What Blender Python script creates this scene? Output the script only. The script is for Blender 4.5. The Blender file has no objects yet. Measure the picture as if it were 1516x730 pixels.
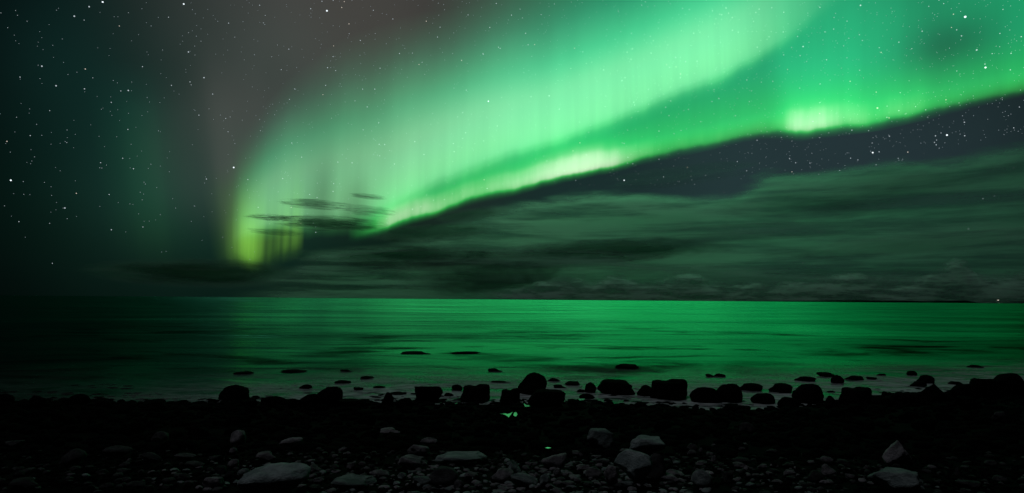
import bpy, bmesh, math, random
import numpy as np
from mathutils import Vector, Matrix, noise as mnoise

C = bpy.context.scene.collection
S = bpy.context.scene
R = math.radians
FPX = 903.0            # focal length in pixels of the 1516-wide frame
CAM_H = 2.6            # eye above the sea

# ------------------------------------------------------------------ camera
pitch, roll = math.atan(78.0 / FPX), R(0.43)
fw = Vector((0, math.cos(pitch), math.sin(pitch)))
up0 = Vector((0, -math.sin(pitch), math.cos(pitch)))
rt0 = Vector((1, 0, 0))
rt = rt0 * math.cos(roll) + up0 * math.sin(roll)
up = up0 * math.cos(roll) - rt0 * math.sin(roll)
EYE = Vector((0, 0, CAM_H))
cam_data = bpy.data.cameras.new('camera')
cam = bpy.data.objects.new('camera', cam_data)
C.objects.link(cam)
m = Matrix((rt, up, -fw)).transposed().to_4x4()
m.translation = EYE
cam.matrix_world = m
cam_data.sensor_width = 36.0
cam_data.lens = 36.0 * FPX / 1516.0
cam_data.clip_start = 0.1
cam_data.clip_end = 400000.0
S.camera = cam


def ray(px, py):
    d = fw * FPX + rt * (px - 758.0) + up * (365.0 - py)
    return d.normalized()


# ------------------------------------------------------------------ render settings
S.view_settings.view_transform = 'Standard'
S.view_settings.look = 'None'
S.view_settings.exposure = 0.0
S.view_settings.gamma = 1.0
S.cycles.transparent_max_bounces = 64
S.cycles.max_bounces = 6
S.cycles.diffuse_bounces = 2
S.cycles.glossy_bounces = 3
S.cycles.transmission_bounces = 4
S.cycles.use_denoising = True
S.cycles.sample_clamp_indirect = 4.0


# ------------------------------------------------------------------ node helper
class NT:
    def __init__(self, tree):
        self.t = tree
        tree.nodes.clear()

    def n(self, kind, **kw):
        nd = self.t.nodes.new(kind)
        for k, v in kw.items():
            setattr(nd, k, v)
        return nd

    def l(self, a, b):
        self.t.links.new(a, b)

    def _in(self, sock, v):
        if hasattr(v, 'is_linked') or isinstance(v, bpy.types.NodeSocket):
            self.l(v, sock)
        else:
            sock.default_value = v

    def math(self, op, a, b=0.0, c=0.0, clamp=False):
        nd = self.n('ShaderNodeMath', operation=op, use_clamp=clamp)
        self._in(nd.inputs[0], a); self._in(nd.inputs[1], b); self._in(nd.inputs[2], c)
        return nd.outputs[0]

    def vmath(self, op, a, b=(0, 0, 0)):
        nd = self.n('ShaderNodeVectorMath', operation=op)
        self._in(nd.inputs[0], a)
        if op == 'SCALE':
            self._in(nd.inputs['Scale'], b)
        else:
            self._in(nd.inputs[1], b)
        return nd.outputs['Value'] if op in ('DOT_PRODUCT', 'LENGTH') else nd.outputs['Vector']

    def sstep(self, x, lo, hi, a=0.0, b=1.0):
        nd = self.n('ShaderNodeMapRange', interpolation_type='SMOOTHSTEP')
        self._in(nd.inputs['Value'], x)
        nd.inputs['From Min'].default_value = lo
        nd.inputs['From Max'].default_value = hi
        nd.inputs['To Min'].default_value = a
        nd.inputs['To Max'].default_value = b
        return nd.outputs['Result']

    def noise(self, vec, scale=1.0, detail=3.0, rough=0.5, dist=0.0):
        nd = self.n('ShaderNodeTexNoise')
        self.l(vec, nd.inputs['Vector'])
        nd.inputs['Scale'].default_value = scale
        nd.inputs['Detail'].default_value = detail
        nd.inputs['Roughness'].default_value = rough
        nd.inputs['Distortion'].default_value = dist
        return nd.outputs['Fac']

    def scalev(self, vec, s, loc=(0, 0, 0)):
        nd = self.n('ShaderNodeMapping')
        self.l(vec, nd.inputs['Vector'])
        nd.inputs['Scale'].default_value = s
        nd.inputs['Location'].default_value = loc
        return nd.outputs['Vector']

    def curve(self, x, pts):
        nd = self.n('ShaderNodeFloatCurve')
        self.l(x, nd.inputs['Value'])
        cv = nd.mapping.curves[0]
        pts = sorted(pts)
        cv.points[0].location = pts[0]
        cv.points[-1].location = pts[-1]
        for p in pts[1:-1]:
            cv.points.new(*p)
        nd.mapping.use_clip = False
        nd.mapping.update()
        return nd.outputs['Value']

    def ramp(self, x, stops, interp='EASE'):
        nd = self.n('ShaderNodeValToRGB')
        self.l(x, nd.inputs['Fac'])
        cr = nd.color_ramp
        cr.interpolation = interp
        cr.elements[0].position, cr.elements[0].color = stops[0][0], (*stops[0][1], 1)
        cr.elements[1].position, cr.elements[1].color = stops[-1][0], (*stops[-1][1], 1)
        for p, c in stops[1:-1]:
            e = cr.elements.new(p); e.color = (*c, 1)
        return nd.outputs['Color']


# ------------------------------------------------------------------ world: moonless night air with faint airglow
world = bpy.data.worlds.new('World')
S.world = world
world.use_nodes = True
T = NT(world.node_tree)
g = T.n('ShaderNodeNewGeometry')
dirv = T.vmath('SCALE', g.outputs['Incoming'], -1.0)
acc = None
# soft lobes of airglow and faint red oxygen light: direction (given by a pixel of the view), half width in degrees, colour
LOBES = [((330, 385), 11, (0.004, 0.012, 0.009)),
         ((60, 150), 50, (0.0001, 0.0006, 0.0009)),
         ((280, 130), 11, (0.003, 0.013, 0.012)),
         ((560, 0), 16, (0.046, 0.034, 0.034)),
         ((350, 230), 6, (0.014, 0.008, 0.009)),
         ((1080, 250), 22, (0.010, 0.016, 0.022)),
         ((620, 420), 30, (0.002, 0.016, 0.008)),
         ((1450, 330), 22, (0.006, 0.014, 0.013)),
         ((330, -500), 60, (0.0006, 0.0013, 0.0016))]
for (p, w, col) in LOBES:
    dt = T.vmath('DOT_PRODUCT', dirv, tuple(ray(*p)))
    f = T.sstep(dt, math.cos(R(w * 1.6)), 1.0)
    f = T.math('POWER', f, 2.0)
    v = T.vmath('SCALE', T.n('ShaderNodeCombineXYZ').outputs[0], 1.0)
    cx = T.n('ShaderNodeCombineXYZ')
    for i in range(3):
        cx.inputs[i].default_value = col[i]
    v = T.vmath('SCALE', cx.outputs[0], f)
    acc = v if acc is None else T.vmath('ADD', acc, v)
big = T.noise(dirv, 2.2, 3.0, 0.5)
acc = T.vmath('SCALE', acc, T.sstep(big, 0.2, 0.8, 0.75, 1.25))
sep = T.n('ShaderNodeSeparateXYZ'); T.l(dirv, sep.inputs[0])
acc = T.vmath('SCALE', acc, T.sstep(sep.outputs['Z'], -0.03, 0.16, 0.35, 1.0))   # air thickens and dims toward the horizon
acc = T.vmath('ADD', acc, (0.0004, 0.0008, 0.0010))
bg = T.n('ShaderNodeBackground')
T.l(acc, bg.inputs['Color'])
bg.inputs['Strength'].default_value = 1.0
wo = T.n('ShaderNodeOutputWorld')
T.l(bg.outputs[0], wo.inputs['Surface'])

# ------------------------------------------------------------------ moonlight from behind and above the camera
ml = bpy.data.lights.new('moonlight', 'SUN')
ml.energy = 0.17
ml.color = (0.86, 0.93, 1.0)
ml.angle = R(0.5)
mo = bpy.data.objects.new('moonlight', ml)
C.objects.link(mo)
mo.rotation_euler = Vector((-0.42, -0.18, 1.0)).to_track_quat('Z', 'Y').to_euler()


# ------------------------------------------------------------------ object helpers
def link(name, me, mat=None, parent=None, smooth=True):
    o = bpy.data.objects.new(name, me)
    C.objects.link(o)
    if mat is not None:
        me.materials.append(mat)
    if smooth and len(me.polygons):
        me.polygons.foreach_set('use_smooth', [True] * len(me.polygons))
    if parent is not None:
        o.parent = parent
    return o


def tag(o, label=None, cat=None, group=None, kind=None):
    if label: o['label'] = label
    if cat: o['category'] = cat
    if group: o['group'] = group
    if kind: o['kind'] = kind
    return o


def lerp_list(xs, pts):
    """pts: list of tuples keyed by first entry; returns interpolated rows (smooth)."""
    k = np.array([p[0] for p in pts], float)
    v = np.array([p[1:] for p in pts], float)
    n = len(k)
    # monotone-ish cubic (finite-difference tangents)
    mt = np.zeros_like(v)
    for i in range(n):
        if i == 0: mt[i] = (v[1] - v[0]) / (k[1] - k[0])
        elif i == n - 1: mt[i] = (v[-1] - v[-2]) / (k[-1] - k[-2])
        else: mt[i] = 0.5 * ((v[i] - v[i - 1]) / (k[i] - k[i - 1]) + (v[i + 1] - v[i]) / (k[i + 1] - k[i]))
    out = []
    for x in xs:
        i = min(max(int(np.searchsorted(k, x) - 1), 0), n - 2)
        h = k[i + 1] - k[i]
        t = (x - k[i]) / h
        out.append((2*t**3 - 3*t**2 + 1) * v[i] + (t**3 - 2*t**2 + t) * h * mt[i] + (-2*t**3 + 3*t**2) * v[i + 1] + (t**3 - t**2) * h * mt[i + 1])
    return out


# ------------------------------------------------------------------ aurora curtains: upright sheets of glowing air, 25 to 60 km off
def curtain(name, label, cols, mat, nu=90, nv=22):
    """cols: (bottom_x, bottom_y, top_x, top_y, distance_km) sorted by bottom_x."""
    xs = np.linspace(cols[0][0], cols[-1][0], nu)
    rows = lerp_list(xs, cols)
    verts, uvs = [], []
    for i, (x, r_) in enumerate(zip(xs, rows)):
        by, tx, ty, dk = r_
        D = dk * 1000.0
        db, dt = ray(x, by), ray(tx, ty)
        pb = EYE + db * (D / math.hypot(db.x, db.y))
        pt = EYE + dt * (D / max(math.hypot(dt.x, dt.y), 0.25))
        for j in range(nv):
            v = j / (nv - 1)
            verts.append(pb.lerp(pt, v))
            uvs.append((i / (nu - 1), v))
    faces = [(i*nv + j, (i+1)*nv + j, (i+1)*nv + j + 1, i*nv + j + 1) for i in range(nu - 1) for j in range(nv - 1)]
    me = bpy.data.meshes.new(name)
    me.from_pydata([tuple(v) for v in verts], [], faces)
    uvl = me.uv_layers.new(name='UVMap')
    for lp in me.loops:
        uvl.data[lp.vertex_index if False else lp.index].uv = uvs[lp.vertex_index]
    o = link(name, me, mat)
    tag(o, label, 'aurora', 'curtains of the northern lights')
    return o


def aurora_mat(name, cols, fu, fv, ramp, gain, rays=0.25, ray_f=60.0, seed=0.0, holes=(), blur=0.35, pale=None, wob_f=5.0):
    """fu: [(bottom_x, value)], fv: [(v, value)], ramp: [(v, colour)]"""
    x0, x1 = cols[0][0], cols[-1][0]
    mt = bpy.data.materials.new(name)
    mt.use_nodes = True
    T = NT(mt.node_tree)
    uv = T.n('ShaderNodeUVMap').outputs[0]
    sp = T.n('ShaderNodeSeparateXYZ'); T.l(uv, sp.inputs[0])
    u, v = sp.outputs[0], sp.outputs[1]
    # the ray columns waver a little
    wob = T.noise(T.scalev(uv, (wob_f, 1.0, 1.0), (seed, 0, 0)), 1.0, 3.0, 0.6)
    vv = T.math('ADD', v, T.math('MULTIPLY', T.math('SUBTRACT', wob, 0.5), 0.05 if wob_f < 10 else 0.11))
    I = T.math('MULTIPLY', T.curve(u, [((x - x0) / (x1 - x0), y) for x, y in fu]), T.curve(vv, fv))
    rn = T.noise(T.scalev(uv, (ray_f, blur, 1.0), (seed * 3.1, seed, 0)), 1.0, 4.0, 0.6)
    rn2 = T.noise(T.scalev(uv, (ray_f * 0.22, blur * 1.5, 1.0), (seed * 5.1, seed, 4)), 1.0, 2.0, 0.5)
    fade = T.sstep(v, 0.0, 0.6, 1.0, 0.15)
    r1 = T.math('MULTIPLY', T.math('SUBTRACT', rn, 0.5), T.math('MULTIPLY', fade, rays * 2.4))
    r2 = T.math('MULTIPLY', T.math('SUBTRACT', rn2, 0.5), rays * 2.0)
    I = T.math('MULTIPLY', I, T.math('MAXIMUM', T.math('ADD', T.math('ADD', r1, r2), 1.0), 0.0))
    for (hx, hv, wx, wv, k) in holes:
        hu, wu = (hx - x0) / (x1 - x0), wx / (x1 - x0)
        a = T.math('POWER', T.math('DIVIDE', T.math('SUBTRACT', u, hu), wu), 2.0)
        b = T.math('POWER', T.math('DIVIDE', T.math('SUBTRACT', v, hv), wv), 2.0)
        e = T.math('EXPONENT', T.math('MULTIPLY', T.math('ADD', a, b), -1.0))
        I = T.math('MULTIPLY', I, T.math('MAXIMUM', T.math('SUBTRACT', 1.0, T.math('MULTIPLY', e, k)), 0.0))
    I = T.math('MAXIMUM', I, 0.0)
    em = T.n('ShaderNodeEmission')
    colr = T.ramp(v, ramp)
    if pale:                                   # the strongest light is coloured whitish, imitating overexposure
        mx = T.n('ShaderNodeMix', data_type='RGBA')
        T.l(T.sstep(I, pale[1], pale[2]), mx.inputs[0]); T.l(colr, mx.inputs[6]); mx.inputs[7].default_value = (*pale[0], 1)
        colr = mx.outputs[2]
    T.l(colr, em.inputs['Color'])
    T.l(T.math('MULTIPLY', I, gain), em.inputs['Strength'])
    tr = T.n('ShaderNodeBsdfTransparent')
    ad = T.n('ShaderNodeAddShader')
    T.l(em.outputs[0], ad.inputs[0]); T.l(tr.outputs[0], ad.inputs[1])
    out = T.n('ShaderNodeOutputMaterial')
    T.l(ad.outputs[0], out.inputs['Surface'])
    mt.cycles.emission_sampling = 'FRONT_BACK'
    return mt


# 1. the broad bright curtain
A1 = [(342, 372, 346, 215, 58), (364, 366, 378, 170, 57.5), (400, 356, 420, 122, 57), (445, 356, 466, 84, 56), (500, 352, 518, 52, 54), (560, 344, 573, 30, 52),
      (600, 324, 610, 20, 50), (650, 298, 658, 12, 48), (700, 274, 705, 2, 46), (760, 251, 762, -6, 44), (820, 230, 818, -12, 42), (880, 209, 874, -34, 40),
      (940, 187, 932, -58, 38), (1000, 164, 990, -85, 36), (1060, 138, 1048, -108, 34), (1110, 112, 1098, -130, 33), (1160, 84, 1146, -160, 32),
      (1230, 30, 1215, -240, 31), (1300, -40, 1280, -310, 30)]
mA1 = aurora_mat('broad_curtain_glow', A1,
                 [(342, 0.0), (354, 0.14), (374, 0.46), (400, 0.68), (430, 0.74), (460, 0.72), (500, 0.84), (560, 0.92), (620, 0.98), (700, 1.0), (800, 1.0), (900, 1.04), (1000, 1.02),
                  (1060, 0.98), (1110, 0.8), (1150, 0.52), (1190, 0.25), (1240, 0.08), (1300, 0.0)],
                 [(0.0, 0.0), (0.035, 0.08), (0.09, 0.55), (0.15, 0.92), (0.23, 1.0), (0.36, 0.93), (0.48, 0.74), (0.60, 0.48), (0.72, 0.25), (0.84, 0.09), (1.0, 0.0)],
                 [(0.0, (0.13, 1.0, 0.20)), (0.14, (0.36, 1.0, 0.44)), (0.35, (0.34, 1.0, 0.48)), (0.6, (0.15, 1.0, 0.44)), (0.85, (0.14, 1.0, 0.5)), (1.0, (0.2, 1.0, 0.5))],
                 0.57, rays=0.16, ray_f=52, wob_f=11.0, seed=3.0, holes=[(472, 0.22, 20, 0.18, 0.34), (527, 0.16, 22, 0.12, 0.30), (436, 0.20, 9, 0.18, 0.15), (650, 0.08, 80, 0.05, 0.15)])
curtain('aurora_curtain', 'broadest and brightest green curtain of northern lights sweeping up across the middle of the sky', A1, mA1, 120, 26)

# 2. the thin bright hem under it
E = [(515, 356), (556, 346), (575, 340), (600, 331), (650, 315), (700, 296), (760, 284), (820, 268), (870, 258), (920, 248), (960, 236), (1000, 226), (1060, 213),
     (1110, 204), (1150, 199), (1190, 202), (1250, 193), (1300, 186), (1350, 175), (1400, 163), (1450, 152), (1530, 134), (1640, 108)]
def hem(off, ht, dist, drift=0):
    return [(x, y + off, x + drift, y + off - ht * np.interp(x, [1120, 1180, 1300, 1530], [1.0, 1.25, 1.25, 1.1]), dist - (x - 556) * 0.018) for x, y in E]
A2 = hem(6, 120, 50)
mA2 = aurora_mat('bright_hem_glow', A2,
                 [(515, 0.0), (540, 0.16), (570, 0.55), (600, 0.72), (650, 0.62), (700, 0.55), (760, 0.66), (810, 0.86), (860, 1.0), (905, 0.78), (950, 0.46), (1000, 0.38), (1060, 0.38),
                  (1110, 0.36), (1140, 0.36), (1162, 0.50), (1192, 0.76), (1230, 0.66), (1275, 0.52), (1310, 0.44), (1345, 0.46), (1385, 0.3), (1450, 0.26), (1530, 0.28), (1640, 0.0)],
                 [(0.0, 0.0), (0.035, 0.06), (0.085, 0.62), (0.14, 1.0), (0.22, 0.92), (0.36, 0.52), (0.55, 0.22), (0.78, 0.06), (1.0, 0.0)],
                 [(0.0, (0.08, 1.0, 0.12)), (0.14, (0.08, 1.0, 0.14)), (0.35, (0.06, 1.0, 0.20)), (0.6, (0.05, 1.0, 0.25)), (1.0, (0.06, 1.0, 0.4))],
                 0.80, rays=0.24, ray_f=44, seed=9.0, wob_f=20.0, pale=((0.74, 1.0, 0.64), 0.30, 0.92))
curtain('aurora_curtain', 'thin bright yellow-green hem of light running low along the underside of the broad curtain', A2, mA2, 130, 16)

# 3. the teal veil behind, filling the right half of the sky
A3 = [(x, y + 8, x, y + 8 - np.interp(x, [556, 700, 850, 1000], [230, 420, 600, 700]), 53 - (x - 556) * 0.018) for x, y in E]
mA3 = aurora_mat('teal_veil_glow', A3,
                 [(515, 0.0), (600, 0.16), (650, 0.32), (720, 0.50), (800, 0.66), (900, 0.72), (1000, 0.76), (1110, 0.80), (1145, 0.86), (1180, 1.04), (1240, 1.04), (1320, 0.86),
                  (1420, 0.66), (1530, 0.72), (1640, 0.0)],
                 [(0.0, 0.0), (0.011, 0.08), (0.031, 0.65), (0.055, 0.95), (0.094, 1.0), (0.235, 0.92), (0.38, 0.68), (0.6, 0.28), (0.8, 0.10), (1.0, 0.0)],
                 [(0.0, (0.02, 1.0, 0.18)), (0.055, (0.02, 1.0, 0.24)), (0.16, (0.02, 1.0, 0.38)), (0.4, (0.03, 1.0, 0.44)), (1.0, (0.03, 1.0, 0.5))],
                 0.44, rays=0.16, ray_f=26, seed=15.0, holes=[(1405, 0.14, 75, 0.055, 0.55), (1330, 0.33, 150, 0.09, 0.2)])
curtain('aurora_curtain', 'smooth teal veil of northern lights filling the upper right of the sky', A3, mA3, 110, 26)

# 4. the curl where the band folds down to the horizon
A4 = [(332, 392, 330, 190, 60), (352, 400, 352, 180, 60), (372, 408, 378, 170, 60), (390, 406, 402, 165, 60), (415, 394, 424, 165, 60), (450, 382, 456, 165, 60)]
mA4 = aurora_mat('curl_glow', A4,
                 [(332, 0.0), (340, 0.10), (349, 0.38), (358, 0.80), (368, 1.0), (378, 0.86), (387, 0.62), (396, 0.34), (405, 0.28), (415, 0.40), (426, 0.36), (435, 0.48), (441, 0.32), (450, 0.0)],
                 [(0.0, 0.0), (0.04, 0.12), (0.09, 0.5), (0.15, 0.88), (0.24, 1.0), (0.36, 0.76), (0.5, 0.42), (0.65, 0.17), (0.82, 0.04), (1.0, 0.0)],
                 [(0.0, (0.30, 0.85, 0.05)), (0.18, (0.38, 1.0, 0.09)), (0.4, (0.30, 1.0, 0.14)), (0.65, (0.22, 1.0, 0.24)), (1.0, (0.2, 1.0, 0.4))],
                 0.39, rays=0.50, ray_f=10, seed=21.0, holes=[(391, 0.12, 5.5, 0.40, 0.42), (403, 0.22, 3.2, 0.30, 0.30), (415, 0.14, 3.8, 0.34, 0.42), (429, 0.26, 2.6, 0.30, 0.34)])
curtain('aurora_curtain', 'yellow-green folded curl of light standing on the horizon at the left end of the band', A4, mA4, 50, 20)

# 5. its outer, reddish edge
A5 = [(316, 400, 262, 40, 62), (340, 400, 300, 40, 62), (365, 402, 350, 40, 62), (395, 402, 400, 40, 62)]
mA5 = aurora_mat('reddish_edge_glow', A5,
                 [(316, 0.0), (328, 0.22), (340, 0.8), (348, 1.0), (362, 0.75), (380, 0.4), (395, 0.0)],
                 [(0.0, 0.0), (0.04, 0.5), (0.1, 1.0), (0.25, 0.8), (0.45, 0.35), (0.7, 0.22), (1.0, 0.0)],
                 [(0.0, (0.4, 1.0, 0.12)), (0.3, (0.6, 1.0, 0.3)), (0.45, (1.0, 0.8, 0.7)), (1.0, (0.9, 0.8, 0.8))],
                 0.06, rays=0.25, ray_f=8, seed=27.0)
curtain('aurora_curtain', 'dim reddish outer edge of light just left of the folded yellow-green curl', A5, mA5, 40, 16)

# 6. faint lone pillar to the left
A6 = [(160, 400, 120, 90, 62), (205, 400, 165, 90, 62), (240, 400, 205, 90, 62), (275, 400, 250, 90, 62), (310, 400, 300, 90, 62)]
mA6 = aurora_mat('faint_pillar_glow', A6,
                 [(160, 0.0), (195, 0.35), (225, 0.9), (240, 1.0), (262, 0.55), (285, 0.2), (310, 0.0)],
                 [(0.0, 0.0), (0.1, 0.3), (0.25, 0.75), (0.5, 1.0), (0.7, 0.8), (0.85, 0.3), (1.0, 0.0)],
                 [(0.0, (0.25, 1.0, 0.25)), (0.5, (0.15, 1.0, 0.4)), (1.0, (0.1, 1.0, 0.6))],
                 0.022, rays=0.15, ray_f=6, seed=33.0)
curtain('aurora_curtain', 'very faint lone green pillar of light standing in the dark left sky', A6, mA6, 40, 16)


# ------------------------------------------------------------------ stars
def star_mat(name, col, st):
    mt = bpy.data.materials.new(name); mt.use_nodes = True
    T = NT(mt.node_tree)
    em = T.n('ShaderNodeEmission'); em.inputs['Color'].default_value = (*col, 1); em.inputs['Strength'].default_value = st
    out = T.n('ShaderNodeOutputMaterial'); T.l(em.outputs[0], out.inputs['Surface'])
    mt.cycles.emission_sampling = 'NONE'
    return mt


SM = [star_mat('bright_star_light', (0.85, 0.95, 1.0), 1.3), star_mat('star_light', (0.8, 0.92, 1.0), 0.62),
      star_mat('warm_star_light', (1.0, 0.88, 0.75), 0.7), star_mat('faint_star_light', (0.75, 0.9, 1.0), 0.36)]
SD = 95000.0
PXM = SD / FPX


def star_verts(bm, px, py, rad_px, mi):
    c = EYE + ray(px, py) * SD
    r_ = bmesh.ops.create_icosphere(bm, subdivisions=1, radius=rad_px * PXM, matrix=Matrix.Translation(c))
    for f in {f for v in r_['verts'] for f in v.link_faces}:
        f.material_index = mi


star_me = {}
for mi in range(4):
    me = bpy.data.meshes.new('star')
    bm = bmesh.new(); bmesh.ops.create_icosphere(bm, subdivisions=1, radius=PXM); bm.to_mesh(me); bm.free()
    me.materials.append(SM[mi])
    star_me[mi] = me


def star(px, py, rad, mi, label):
    o = bpy.data.objects.new('star', star_me[mi])
    C.objects.link(o)
    o.location = EYE + ray(px, py) * SD
    o.scale = (rad * (0.72 if rad < 1.0 else 0.82),) * 3
    tag(o, label, 'star', 'stars')


named = [(484, 16, 1.5, 0, 'bright white star at the top of the dim reddish-grey sky'),
         (152, 3, 1.25, 0, 'bright star at the very top edge of the dark left sky'),
         (272, 6, 1.2, 0, 'bright star at the top edge where dark blue sky turns grey'),
         (346, 248, 1.3, 0, 'bright star just above the reddish outer edge of the folded curl'),
         (16, 267, 1.2, 0, 'lone bright star low at the left border of the picture'),
         (96, 308, 1.0, 1, 'topmost of three small stars in an upright row, low in the dark left sky'),
         (723, 150, 1.2, 0, 'bright bluish star shining inside the broad green curtain, left of its centre'),
         (813, 142, 1.0, 1, 'star shining inside the broad green curtain, near its centre'),
         (1429, 25, 1.6, 0, 'brightest star of the teal veil, near the upper right corner'),
         (1459, 100, 1.3, 0, 'bright star just right of the dark gap in the teal veil'),
         (1299, 160, 1.3, 2, 'warm star on the bright hem right of its brightest spot'),
         (1292, 226, 1.3, 0, 'bright star in the dark strip just above the right-hand clouds'),
         (924, 267, 1.2, 0, 'bright star between the hem and the cloud top, mid picture'),
         (1402, 200, 1.3, 0, 'bright star in the dark strip below the far right hem'),
         (1434, 339, 1.1, 1, 'star seen through thin cloud above the puffy cloud tower'),
         (1189, 69, 1.1, 1, 'star right of the bright curtain top, high in the teal veil'),
         (1274, 8, 1.2, 1, 'star at the top edge right of the broad curtain'),
         (1446, 74, 1.1, 1, 'star just above the dark gap in the teal veil'),
         (62, 98, 1.0, 1, 'upper star of a slanting pair in the upper left corner sky'),
         (83, 127, 1.0, 1, 'lower star of a slanting pair in the upper left corner sky'),
         (132, 10, 1.0, 1, 'star just left of the bright one on the top edge'),
         (110, 24, 1.1, 1, 'star low left of the bright one on the top edge'),
         (279, 77, 1.0, 1, 'upper star of a tight pair left of the reddish-grey sky'),
         (190, 134, 1.0, 1, 'lone star above the faint green pillar'),
         (302, 115, 1.0, 1, 'star below the tight pair left of the reddish-grey sky')]
for s_ in named:
    star(*s_)

rs = random.Random(5)
xs_h = [e[0] for e in E]; ys_h = [e[1] for e in E]


def star_density(x, y):
    hy = np.interp(x, xs_h, ys_h)
    d = 0.42 if x < 420 else 0.65
    if x > 900: d = 1.0
    if x > 950 and y > hy: d = 1.0
    top = 395 if x > 1050 or x < 430 else hy - 10
    if 760 < x <= 1050: top = 275
    if y > top: return 0
    if x < 420 and y > 330: d *= 0.35
    if x > 900 and y > hy + 60: d *= 0.10
    if x > 1050 and y > 250: d *= 0.7
    return d


cand = []
while len(cand) < 1500:
    x, y = rs.uniform(-10, 1526), rs.uniform(-8, 400)
    if rs.random() * 1.4 < star_density(x, y):
        mag = rs.random() ** 3.2
        cand.append((mag, x, y))
cand.sort(reverse=True)


def star_region(x, y):
    hy = np.interp(x, xs_h, ys_h)
    if x < 330: return 'the dark left sky'
    if x < 640 and y < 240: return 'the dim reddish-grey sky'
    if x > 560 and y > hy: return 'the dark strip and thin cloud below the aurora'
    if x > 1180: return 'the teal veil at the upper right'
    return 'the broad green curtain'


for k, (mag, x, y) in enumerate(cand[:275]):
    rad = 0.46 + 0.46 * mag
    mi = (2 if rs.random() < 0.15 else 1) if mag > 0.45 else 3 if rs.random() < 0.3 else 1
    star(x, y, rad, mi, ('small clear star scattered in ' if mag > 0.6 else 'tiny faint star scattered in ') + star_region(x, y))
bm = bmesh.new()
for (mag, x, y) in cand[275:]:
    star_verts(bm, x, y, 0.33 + 0.32 * mag, 3 if rs.random() < 0.8 else 1)
for k in range(900):          # the faintest dust of stars on the right
    while True:
        x, y = rs.uniform(330, 1526), rs.uniform(-8, 330)
        if rs.random() * 1.4 < star_density(x, y): break
    star_verts(bm, x, y, rs.uniform(0.22, 0.34), 3)
me = bpy.data.meshes.new('faint_stars'); bm.to_mesh(me); bm.free()
for mt in SM: me.materials.append(mt)
fs = link('faint_stars', me, None, smooth=False)
tag(fs, 'dust of the faintest stars spread over the whole sky', 'stars', kind='stuff')


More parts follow.
